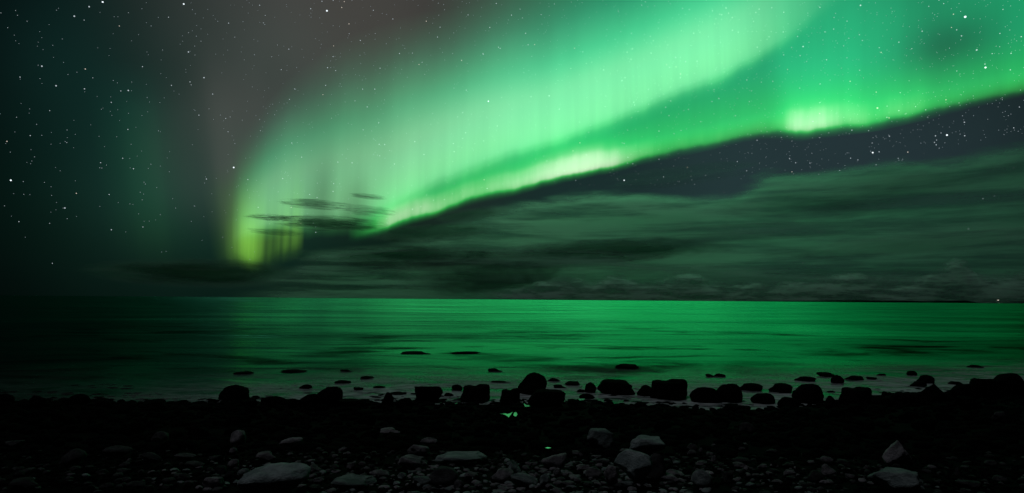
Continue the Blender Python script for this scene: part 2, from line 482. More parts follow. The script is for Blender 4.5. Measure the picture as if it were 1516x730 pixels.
# ------------------------------------------------------------------ clouds
def cloud_mat(name, mode, opacity=0.9, seed=0.0, soft=0.95, kn=1.7, nscale=(2.0, 2.0, 6.0), thin=(0.75, 0.8, 0.8), thick=(0.25, 0.28, 0.28), trans=0.7, edge=(0.0, 0.25), lo_fade=0.0, streak=0.35, fwd=0.92):
    mt = bpy.data.materials.new(name); mt.use_nodes = True
    T = NT(mt.node_tree)
    if mode == 'lens':
        oc = T.n('ShaderNodeTexCoord').outputs['Object']
        nv = T.scalev(oc, nscale, (seed, seed * 2, seed * 3))
        nz = T.noise(nv, 1.0, 6.0, 0.58, 0.4)
        flat = T.vmath('LENGTH', T.vmath('MULTIPLY', oc, (1, 0, 1)))
        core = T.math('SUBTRACT', 1.0, T.math('POWER', flat, 2.0))
        a0 = T.math('ADD', T.math('MULTIPLY', core, 1.0), T.math('MULTIPLY', T.math('SUBTRACT', nz, 0.56), kn))
        a = T.math('MULTIPLY', T.sstep(a0, 0.0, soft), T.sstep(core, 0.0, 0.45))
        body = a0
    else:
        um = T.n('ShaderNodeUVMap'); um.uv_map = 'UVMap'; uv = um.outputs[0]
        uf = T.n('ShaderNodeUVMap'); uf.uv_map = 'flat'; fl = uf.outputs[0]
        nz = T.noise(T.scalev(fl, (nscale[0], nscale[1], 1), (seed, seed * 2, 0)), 1.0, 7.0, 0.58, 0.3)
        sp = T.n('ShaderNodeSeparateXYZ'); T.l(uv, sp.inputs[0])
        # v = 1 at the nominal top edge: the noise eats into it
        e = T.math('ADD', T.math('SUBTRACT', 1.0, sp.outputs[1]), T.math('MULTIPLY', T.math('SUBTRACT', nz, 0.5), kn))
        a = T.sstep(e, edge[0], edge[1])
        a = T.math('MULTIPLY', a, T.sstep(sp.outputs[0], 0.0, 0.10))
        a = T.math('MULTIPLY', a, T.sstep(sp.outputs[1], 0.0, 0.02 + lo_fade))
        a = T.math('MULTIPLY', a, T.sstep(sp.outputs[1], 1.0, 0.94))
        st = T.noise(T.scalev(fl, (nscale[0] * 0.5, nscale[1] * 1.3, 1), (seed * 7, seed, 1)), 1.0, 5.0, 0.58, 0.25)
        st2 = T.noise(T.scalev(fl, (nscale[0] * 1.2, nscale[1] * 3.2, 1), (seed * 3, seed, 6)), 1.0, 6.0, 0.62, 0.3)
        st = T.math('ADD', T.math('MULTIPLY', st, 0.74), T.math('MULTIPLY', st2, 0.26))
        a = T.math('MULTIPLY', a, T.sstep(st, 0.34, 0.60, 1.0 - streak, 1.0))
        body = T.math('SUBTRACT', 1.1, T.math('MULTIPLY', st, 1.15))
    a = T.math('MULTIPLY', a, opacity, clamp=True)
    colr = T.ramp(T.sstep(body, 0.25 if mode == 'lens' else 0.40, 0.85 if mode == 'lens' else 0.66), [(0.0, thin), (1.0, thick)])
    df = T.n('ShaderNodeBsdfDiffuse'); T.l(colr, df.inputs['Color'])
    tl = T.n('ShaderNodeBsdfTranslucent'); T.l(colr, tl.inputs['Color'])
    bmp = T.n('ShaderNodeBump'); bmp.inputs['Strength'].default_value = 0.5; bmp.inputs['Distance'].default_value = 60.0
    T.l(nz, bmp.inputs['Height']); T.l(bmp.outputs[0], df.inputs['Normal']); T.l(bmp.outputs[0], tl.inputs['Normal'])
    mx = T.n('ShaderNodeMixShader'); mx.inputs[0].default_value = trans
    rf = T.n('ShaderNodeBsdfRefraction'); rf.distribution = 'GGX'       # droplets throw light mostly forward
    rf.inputs['IOR'].default_value = 1.45; rf.inputs['Roughness'].default_value = 1.0
    T.l(colr, rf.inputs['Color'])
    mf = T.n('ShaderNodeMixShader'); mf.inputs[0].default_value = fwd
    T.l(tl.outputs[0], mf.inputs[1]); T.l(rf.outputs[0], mf.inputs[2])
    T.l(df.outputs[0], mx.inputs[1]); T.l(mf.outputs[0], mx.inputs[2])
    tr = T.n('ShaderNodeBsdfTransparent')
    a = T.math('SUBTRACT', 1.0, T.math('SQRT', T.math('SUBTRACT', 1.0, a)))   # two faces of the puff share the density
    m2 = T.n('ShaderNodeMixShader'); T.l(a, m2.inputs[0]); T.l(tr.outputs[0], m2.inputs[1]); T.l(mx.outputs[0], m2.inputs[2])
    out = T.n('ShaderNodeOutputMaterial'); T.l(m2.outputs[0], out.inputs['Surface'])
    return mt


def lens_cloud(px, py, hw, hh, dist, label, tilt=0.0, seed=1, depth=0.35, **kw):
    """a lumpy flattened puff of vapour, half extents hw x hh in pixels at dist km"""
    name = 'cloud'
    D = dist * 1000.0
    d = ray(px, py)
    me = bpy.data.meshes.new(name)
    bm = bmesh.new()
    bmesh.ops.create_icosphere(bm, subdivisions=5, radius=1.0)
    for v in bm.verts:
        q = v.co * 1.7 + Vector((seed * 3.7, seed * 1.3, seed))
        v.co *= 1.0 + 0.10 * mnoise.fractal(q, 0.6, 2.0, 4)
    bm.to_mesh(me); bm.free()
    mt = cloud_mat(name, 'lens', seed=seed * 1.37, **kw)
    o = link(name, me, mt)
    o.location = EYE + d * D
    s = D / FPX / max(d.dot(fw), 0.3)
    o.scale = (hw * s, max(hw * s * depth, hh * s), hh * s)
    az = math.atan2(d.x, d.y)
    o.rotation_euler = (0, R(-tilt), -az)
    tag(o, label, 'cloud', 'clouds')
    return o


def bank_cloud(tops, bottom_y, dist, label, seed, thick_km=0.5, nu=100, nv=14, **kw):
    """a long slab of cloud: a front and a back face closed round, its top following tops [(x, y)], leaning as a layer seen from below"""
    xs = np.linspace(tops[0][0], tops[-1][0], nu)
    tp = [t_[0] for t_ in lerp_list(xs, tops)]
    verts, uvs, faces = [], [], []
    for side in (0, 1):
        for i, x in enumerate(xs):
            for j in range(nv):
                v = j / (nv - 1)
                y = bottom_y + 0.0086 * (x - 758) + (tp[i] - bottom_y - 0.0086 * (x - 758)) * v
                bulge = math.sin(math.pi * v) ** 0.7 if 0 < v < 1 else 0.0
                D = dist * 1000 * (1.0 - 0.35 * v) + (1 if side else -1) * thick_km * 500 * (0.15 + bulge) * (1 + 0.3 * mnoise.noise(Vector((x * .01, v * 3, seed))))
                d = ray(x, y)
                verts.append(EYE + d * (D / math.hypot(d.x, d.y)))
                uvs.append((i / (nu - 1), v))
    N = nu * nv
    for i in range(nu - 1):
        for j in range(nv - 1):
            a, b, c, d = i*nv+j, (i+1)*nv+j, (i+1)*nv+j+1, i*nv+j+1
            faces.append((a, b, c, d)); faces.append((N+d, N+c, N+b, N+a))
    for i in range(nu - 1):
        a, b = i*nv, (i+1)*nv
        faces.append((a, N+a, N+b, b))
        a, b = i*nv+nv-1, (i+1)*nv+nv-1
        faces.append((b, N+b, N+a, a))
    for i in (0, nu - 1):
        for j in range(nv - 1):
            a, b = i*nv+j, i*nv+j+1
            faces.append((a, b, N+b, N+a) if i == 0 else (N+a, N+b, b, a))
    me = bpy.data.meshes.new('cloud_bank')
    me.from_pydata([tuple(v) for v in verts], [], faces)
    uvl = me.uv_layers.new(name='UVMap')
    for lp in me.loops:
        uvl.data[lp.index].uv = uvs[lp.vertex_index]
    uv2 = me.uv_layers.new(name='flat')            # bearing and height above the sea, so that the layers lie level
    flat = []
    for v in verts:
        hz = math.hypot(v.x, v.y)
        flat.append((math.atan2(v.x, v.y), (v.z - EYE.z) / hz))
    for lp in me.loops:
        uv2.data[lp.index].uv = flat[lp.vertex_index]
    me.uv_layers['UVMap'].active_render = True
    o = link('cloud_bank', me, cloud_mat('cloud_bank', 'bank', seed=seed, **kw))
    tag(o, label, 'cloud', 'clouds')
    return o


exec_clouds = True
if exec_clouds:
    bank_cloud([(560, 356), (640, 330), (700, 300), (790, 290), (850, 272), (900, 268), (1000, 277), (1080, 268), (1130, 245), (1200, 238), (1300, 226), (1400, 220), (1530, 196), (1640, 180)],
               452, 11, 'widest pale green cloud sheet stretching over the right half above the sea', 2.0, 0.6,
               opacity=0.92, kn=0.34, nscale=(6, 26, 1), edge=(0.02, 0.16), trans=0.92, thin=(0.82, 0.98, 0.93), thick=(0.42, 0.56, 0.54), streak=0.36)  # green in this and the next two banks' colours stands in for aurora light
    bank_cloud([(330, 398), (430, 390), (470, 362), (560, 350), (640, 344), (760, 342), (900, 350), (1000, 372), (1200, 385), (1400, 392), (1640, 392)],
               452, 9.0, 'low dark green cloud layer in the middle, resting along the horizon', 8.0, 0.4,
               opacity=0.85, kn=0.5, nscale=(7, 40, 1), edge=(0.02, 0.4), trans=0.8, thin=(0.66, 0.86, 0.82), thick=(0.3, 0.42, 0.40), streak=0.6)
    bank_cloud([(690, 428), (760, 424), (800, 414), (838, 405), (856, 409), (880, 414), (910, 404), (925, 406), (960, 412), (1030, 402), (1050, 411), (1120, 416), (1190, 412), (1268, 400), (1290, 407), (1370, 404),
                (1398, 386), (1412, 376), (1428, 378), (1442, 396), (1470, 404), (1500, 398), (1530, 398), (1640, 396)],
               452, 7.0, 'dark puffy cloud row with a small tower, hugging the horizon at the right', 14.0, 0.4, nu=240,
               opacity=0.93, kn=0.7, nscale=(34, 70, 1), edge=(0.0, 0.25), trans=0.92, thin=(0.80, 0.95, 0.9), thick=(0.34, 0.44, 0.42), streak=0.4)
    DK = dict(thin=(0.5, 0.56, 0.54), thick=(0.16, 0.22, 0.21), trans=0.7)
    MD = dict(thin=(0.55, 0.6, 0.6), thick=(0.25, 0.3, 0.3), trans=0.6)
    lens_cloud(305, 405, 135, 20, 8, 'dark lens of cloud just under the foot of the folded curl', 0, 3, opacity=1.0, kn=1.2, nscale=(2.2, 2, 1.3), **DK)
    lens_cloud(600, 381, 200, 17, 7, 'long black-green cloud streak just below the left end of the cloud sheet', 1.0, 4, opacity=1.0, kn=1.3, nscale=(3, 2, 1.0), **DK)
    lens_cloud(905, 372, 200, 19, 7, 'long dark pointed cloud streak across the middle of the pale sheet', 1.5, 5, opacity=0.95, kn=1.2, nscale=(3, 2, 1.0), **DK)
    lens_cloud(720, 405, 150, 42, 7.5, 'soft dark cloud mass hanging between the two long streaks and the sea', 0, 6, opacity=0.85, nscale=(2, 2, 1.5), **DK)
    lens_cloud(490, 331, 85, 11, 6, 'dark ragged streak crossing the green light right of the curl', -1, 7, opacity=0.95, kn=2.3, nscale=(1.8, 2, 2.6), **DK)
    lens_cloud(470, 303, 60, 6.5, 6, 'thin dark streak above the ragged one, right of the curl', -1, 8, opacity=0.85, kn=2.3, nscale=(1.8, 2, 2.6), **DK)
    lens_cloud(545, 291, 30, 4, 6, 'smallest wisp of dark cloud, topmost in the green light', -4, 9, opacity=0.7, kn=2.3, nscale=(1.8, 2, 2.6), **DK)
    lens_cloud(402, 322, 38, 4.5, 6, 'short dark streak crossing the middle of the yellow-green curl', 0, 10, opacity=0.9, kn=2.2, nscale=(1.8, 2, 2.2), **DK)
    lens_cloud(412, 344, 45, 4.5, 6, 'pale thin streak crossing the lower part of the yellow-green curl', -2, 11, opacity=0.6, kn=2.3, nscale=(1.8, 2, 2.2), **DK)
    lens_cloud(545, 312, 45, 9, 6.2, 'broken dark scraps of cloud where hem and curtain meet', -2, 12, opacity=0.55, kn=2.8, nscale=(2.2, 2, 4), **DK)
    lens_cloud(640, 345, 110, 14, 6.5, 'grey-green cloud streak under the left end of the bright hem', 5, 13, opacity=0.8, kn=1.6, nscale=(3, 2, 1.5), **DK)
    lens_cloud(700, 318, 70, 10, 6.4, 'small grey cloud tongue just below the hem, over the streak', 8, 14, opacity=0.7, kn=1.6, nscale=(3, 2, 1.5), **MD)
    lens_cloud(1190, 306, 130, 16, 6.5, 'darker green smear in the sheet, below the brightest spot of the hem', -2, 15, opacity=0.38, nscale=(2, 2, 1.2), **MD)
    lens_cloud(1360, 272, 150, 22, 6.5, 'largest dark green smear high in the sheet at the right', 4, 16, opacity=0.42, nscale=(2, 2, 1.2), **MD)
    lens_cloud(1000, 262, 120, 12, 6.5, 'thin grey veil of cloud between the cloud sheet and the hem', 5, 17, opacity=0.35, kn=1.8, nscale=(2, 2, 1.4), **MD)
    lens_cloud(1090, 345, 170, 10, 6.5, 'pale green streak of cloud above the sea right of the middle', 1, 19, opacity=0.5, kn=1.8, nscale=(2, 2, 1.3), thin=(0.9, 0.9, 0.9), thick=(0.7, 0.75, 0.75), trans=0.8)
    lens_cloud(1360, 362, 170, 9, 6.5, 'thin bright-edged streak of cloud low at the right', 3, 20, opacity=0.45, kn=1.8, nscale=(2, 2, 1.3), thin=(0.8, 0.8, 0.8), thick=(0.5, 0.55, 0.55), trans=0.7)
#%%SEA%%
# ------------------------------------------------------------------ the sea
def water_mat():
    mt = bpy.data.materials.new('sea_water'); mt.use_nodes = True
    T = NT(mt.node_tree)
    oc = T.n('ShaderNodeTexCoord').outputs['Object']
    w1 = T.noise(T.scalev(oc, (0.035, 0.16, 1)), 1.0, 4.0, 0.6, 0.8)       # long swell, blurred by the long exposure
    w2 = T.noise(T.scalev(oc, (0.35, 1.1, 1), (3, 7, 0)), 1.0, 4.0, 0.62, 0.5)
    w0 = T.noise(T.scalev(oc, (0.006, 0.03, 1), (9, 1, 0)), 1.0, 4.0, 0.6, 0.5)
    b0 = T.n('ShaderNodeBump'); b0.inputs['Strength'].default_value = 1.0; b0.inputs['Distance'].default_value = 2.2; T.l(w0, b0.inputs['Height'])
    b1 = T.n('ShaderNodeBump'); b1.inputs['Strength'].default_value = 1.0; b1.inputs['Distance'].default_value = 0.55; T.l(w1, b1.inputs['Height']); T.l(b0.outputs[0], b1.inputs['Normal'])
    b2 = T.n('ShaderNodeBump'); b2.inputs['Strength'].default_value = 1.0; b2.inputs['Distance'].default_value = 0.03; T.l(w2, b2.inputs['Height']); T.l(b1.outputs[0], b2.inputs['Normal'])
    gl = T.n('ShaderNodeBsdfAnisotropic')
    gl.distribution = 'BECKMANN'
    gl.inputs['Color'].default_value = (0.13, 0.92, 0.50, 1)          # reflection tinted green: the mirrored aurora's green is put into the gloss colour
    gl.inputs['Anisotropy'].default_value = 0.75        # the waves run in to the shore: slopes vary much more that way than along it
    tg = T.n('ShaderNodeCombineXYZ'); tg.inputs[0].default_value = 1.0
    T.l(tg.outputs[0], gl.inputs['Tangent'])
    sy = T.n('ShaderNodeSeparateXYZ'); T.l(oc, sy.inputs[0])
    near = T.sstep(sy.outputs[1], 16.0, 75.0, 1.0, 0.0)                  # choppier where the swell breaks over the shallows
    line = T.math('SUBTRACT', sy.outputs[0], T.math('MULTIPLY', sy.outputs[1], 0.18))
    wind = T.sstep(T.math('DIVIDE', line, T.math('ADD', sy.outputs[1], 20.0)), 0.0, 0.55)      # a breeze roughens the sea past this line, off to the right
    lee = T.sstep(T.math('DIVIDE', sy.outputs[0], T.math('ADD', sy.outputs[1], 20.0)), -0.28, -0.55)
    slick = T.noise(T.scalev(oc, (0.02, 0.05, 1), (4, 2, 0)), 1.0, 4.0, 0.6, 0.6)
    rg = T.math('ADD', T.sstep(w1, 0.3, 0.7, 0.20, 0.25), T.math('MULTIPLY', near, 0.02))
    rg = T.math('ADD', rg, T.sstep(slick, 0.35, 0.65, -0.03, 0.05))
    rg = T.math('ADD', rg, T.math('ADD', T.math('MULTIPLY', wind, 0.15), T.math('MULTIPLY', lee, 0.12)))
    T.l(rg, gl.inputs['Roughness'])
    T.l(b2.outputs[0], gl.inputs['Normal'])
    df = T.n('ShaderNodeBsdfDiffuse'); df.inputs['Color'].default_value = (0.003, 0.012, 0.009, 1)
    fr = T.n('ShaderNodeFresnel'); fr.inputs['IOR'].default_value = 1.34
    p = T.n('ShaderNodeMixShader')
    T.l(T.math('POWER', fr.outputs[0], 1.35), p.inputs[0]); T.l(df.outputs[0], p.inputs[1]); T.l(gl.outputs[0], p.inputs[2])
    out = T.n('ShaderNodeOutputMaterial'); T.l(p.outputs[0], out.inputs['Surface'])
    return mt


me = bpy.data.meshes.new('sea')
Y0, Y1, XW = 6.0, 60000.0, 60000.0
me.from_pydata([(-XW, Y0, 0), (XW, Y0, 0), (XW, Y1, 0), (-XW, Y1, 0)], [], [(0, 1, 2, 3)])
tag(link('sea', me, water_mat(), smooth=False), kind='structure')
# ------------------------------------------------------------------ the beach: one sheet of wet dark ground sloping into the sea
def shore_y(x):
    return 15.4 + 0.26 * max(x - 5.0, 0.0) - 0.05 * min(max(-x - 3.0, 0.0), 20.0)


def ground_z(x, y):
    t = shore_y(x) - y
    z = 0.103 * t if t > 0 else 0.06 * t
    z = min(z, 1.16 + 0.02 * (4.0 - y)) if y < 5 else z
    z = max(z, -6.0)
    a = 1.0 if t > 0 else math.exp(t / 6.0)
    return z + a * 0.05 * mnoise.noise(Vector((x * 0.9, y * 0.9, 0.3))) + a * 0.09 * mnoise.noise(Vector((x * 0.27, y * 0.27, 5.3)))


def ground_hit(px, py, zmin=None):
    """where the sight line of a pixel meets the beach (or the sea level when zmin is given)"""
    d = ray(px, py)
    t, last = 3.0, None
    while t < 120:
        p = EYE + d * t
        g_ = ground_z(p.x, p.y)
        if zmin is not None: g_ = max(g_, zmin)
        if p.z <= g_:
            lo, hi = t - 0.1, t
            for _ in range(14):
                m_ = (lo + hi) / 2
                q = EYE + d * m_
                gg = ground_z(q.x, q.y)
                if zmin is not None: gg = max(gg, zmin)
                if q.z <= gg: hi = m_
                else: lo = m_
            return EYE + d * hi
        t += 0.1
    return EYE + d * 120


def stone_mat(name, c1, c2, rough=0.85, spec=0.25, scale=6.0, blotch=0.5):
    mt = bpy.data.materials.new(name); mt.use_nodes = True
    T = NT(mt.node_tree)
    oc = T.n('ShaderNodeTexCoord').outputs['Object']
    oi = T.n('ShaderNodeObjectInfo').outputs['Random']
    off = T.vmath('ADD', oc, (0, 0, 0))
    cx = T.n('ShaderNodeCombineXYZ'); T.l(T.math('MULTIPLY', oi, 37.0), cx.inputs[0]); T.l(T.math('MULTIPLY', oi, 11.0), cx.inputs[2])
    off = T.vmath('ADD', oc, cx.outputs[0])
    n1 = T.noise(off, scale * 0.35, 5.0, 0.6, 0.3)
    n2 = T.noise(off, scale * 3.0, 4.0, 0.65)
    f = T.math('ADD', T.math('MULTIPLY', n1, 0.7), T.math('MULTIPLY', n2, 0.3))
    col = T.ramp(T.sstep(f, 0.35, 0.68), [(0.0, c1), (1.0, c2)])
    col = T.vmath('SCALE', col, T.sstep(oi, 0.0, 1.0, 0.7, 1.2))
    bm_ = T.n('ShaderNodeBump'); bm_.inputs['Strength'].default_value = 1.0; bm_.inputs['Distance'].default_value = 0.05
    T.l(T.math('ADD', T.math('MULTIPLY', n2, 0.5), n1), bm_.inputs['Height'])
    p = T.n('ShaderNodeBsdfPrincipled')
    T.l(col, p.inputs['Base Color'])
    p.inputs['Roughness'].default_value = rough
    p.inputs['Specular IOR Level'].default_value = spec
    T.l(bm_.outputs[0], p.inputs['Normal'])
    out = T.n('ShaderNodeOutputMaterial'); T.l(p.outputs[0], out.inputs['Surface'])
    return mt


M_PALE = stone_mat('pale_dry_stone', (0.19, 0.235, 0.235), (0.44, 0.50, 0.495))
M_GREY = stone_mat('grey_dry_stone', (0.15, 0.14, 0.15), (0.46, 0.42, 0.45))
M_DIM = stone_mat('dark_stone', (0.035, 0.036, 0.038), (0.10, 0.10, 0.10))  # darker tone than the grey stones
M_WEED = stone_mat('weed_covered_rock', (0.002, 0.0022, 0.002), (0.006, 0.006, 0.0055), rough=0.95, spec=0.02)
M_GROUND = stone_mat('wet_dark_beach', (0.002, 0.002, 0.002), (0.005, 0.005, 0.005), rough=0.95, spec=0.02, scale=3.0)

gx = np.concatenate([np.linspace(-400, -30, 20)[:-1], np.linspace(-30, 34, 150), np.linspace(34, 400, 20)[1:]])
gy = np.concatenate([np.linspace(-60, 2, 12)[:-1], np.linspace(2, 26, 90), np.linspace(26, 120, 20)[1:]])
verts = [(x, y, ground_z(x, y)) for x in gx for y in gy]
nY = len(gy)
me = bpy.data.meshes.new('beach')
me.from_pydata(verts, [], [(i*nY+j, (i+1)*nY+j, (i+1)*nY+j+1, i*nY+j+1) for i in range(len(gx)-1) for j in range(nY-1)])
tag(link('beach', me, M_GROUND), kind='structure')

# ------------------------------------------------------------------ stones
def rock_mesh(name, seed, kind='round', sub=4):
    """a stone about 1 m across: a ball cut by planes, worn and pitted. kind: round, slab, block, wedge"""
    r_ = random.Random(seed)
    bm = bmesh.new()
    bmesh.ops.create_icosphere(bm, subdivisions=sub, radius=0.5)
    planes = []
    ncut = {'round': 5, 'slab': 9, 'block': 10, 'wedge': 9}[kind]
    for k in range(ncut):
        n_ = Vector((r_.gauss(0, 1), r_.gauss(0, 1), r_.gauss(0, 0.8))).normalized()
        planes.append((n_, r_.uniform(0.36, 0.45) if kind == 'round' else r_.uniform(0.27, 0.42)))
    if kind in ('block', 'slab'):
        planes.append((Vector((r_.uniform(-.15, .15), r_.uniform(-.15, .15), 1)).normalized(), 0.27))
    if kind == 'wedge':
        planes.append((Vector((0.75, -0.25, 0.62)).normalized(), 0.20))
        planes.append((Vector((-0.8, -0.2, 0.5)).normalized(), 0.27))
    o1, o2 = Vector((seed * 1.7, 0, 0)), Vector((0, seed * 2.3, 0))
    for v in bm.verts:
        p = v.co.copy()
        for n_, d_ in planes:
            e = p.dot(n_) - d_
            if e > 0: p -= n_ * e * 0.93
        q = p.normalized()
        p += q * (0.085 * mnoise.noise(p * 2.2 + o1) + 0.042 * mnoise.noise(p * 5 + o2) + 0.022 * mnoise.noise(p * 12 + o1) + 0.01 * mnoise.noise(p * 24 + o2))
        v.co = p
    # normalise the extents to 1 x 1 x 1
    lo = [min(v.co[i] for v in bm.verts) for i in range(3)]
    hi = [max(v.co[i] for v in bm.verts) for i in range(3)]
    for v in bm.verts:
        for i in range(3):
            v.co[i] = (v.co[i] - lo[i]) / (hi[i] - lo[i]) - 0.5
    me = bpy.data.meshes.new(name)
    bm.to_mesh(me); bm.free()
    me.polygons.foreach_set('use_smooth', [True] * len(me.polygons))
    return me


ROCKS = {k: [rock_mesh('stone', 10 * i + s0, k, 4 if k != 'round' else 3) for i in range(5)] for k, s0 in (('round', 1), ('slab', 2), ('block', 3), ('wedge', 4))}
_mats = {}


def rock_me(kind, idx, mat):
    key = (kind, idx, mat.name)
    if key not in _mats:
        m_ = ROCKS[kind][idx].copy(); m_.materials.append(mat); _mats[key] = m_
    return _mats[key]


PLACED = []      # (name, px, py, w, h, ...) of every stone, for relations in the labels


def place_rock(px, ytop, ybase, w_px, mat, kind, label, tilt=0.0, yaw=None, depth=0.8, name='stone', cat='stone', group=None, sea=False, sink=0.12, idx=None, rnd=None, land=None, flip=False):
    r_ = rnd or random.Random(int(px * 7 + ybase * 13))
    p = ground_hit(px, ybase, 0.0 if sea else None)
    dist = (p - EYE).dot(fw)
    mpp = dist / FPX
    w, h = w_px * mpp, max((ybase - ytop) * mpp, 0.012)
    i = r_.randrange(5) if idx is None else idx
    o = bpy.data.objects.new(name, rock_me(kind, i, mat))
    C.objects.link(o)
    d = max(w * depth, 0.04)
    # the visible height of a flat thing seen from above includes part of its depth
    pitch_here = math.atan2(EYE.z - p.z, p.y)
    hz = max(h / math.cos(pitch_here) - d * math.sin(pitch_here) * 0.55, h * 0.45)
    o.scale = (w, d, hz * (1 + sink))
    yw = yaw if yaw is not None else r_.uniform(-0.25, 0.25)
    o.rotation_euler = (r_.uniform(-.06, .06), -R(tilt) + (math.pi if flip else 0), yw)
    o.location = (p.x, p.y + d * 0.42, p.z + hz * 0.5 - hz * sink * 0.5)
    if label: tag(o, label, cat, group)
    PLACED.append(dict(o=o, x=px, y=(ytop + ybase) / 2, w=w_px, land=land, mat=mat, kind=kind, cat=cat, group=group))
    return o
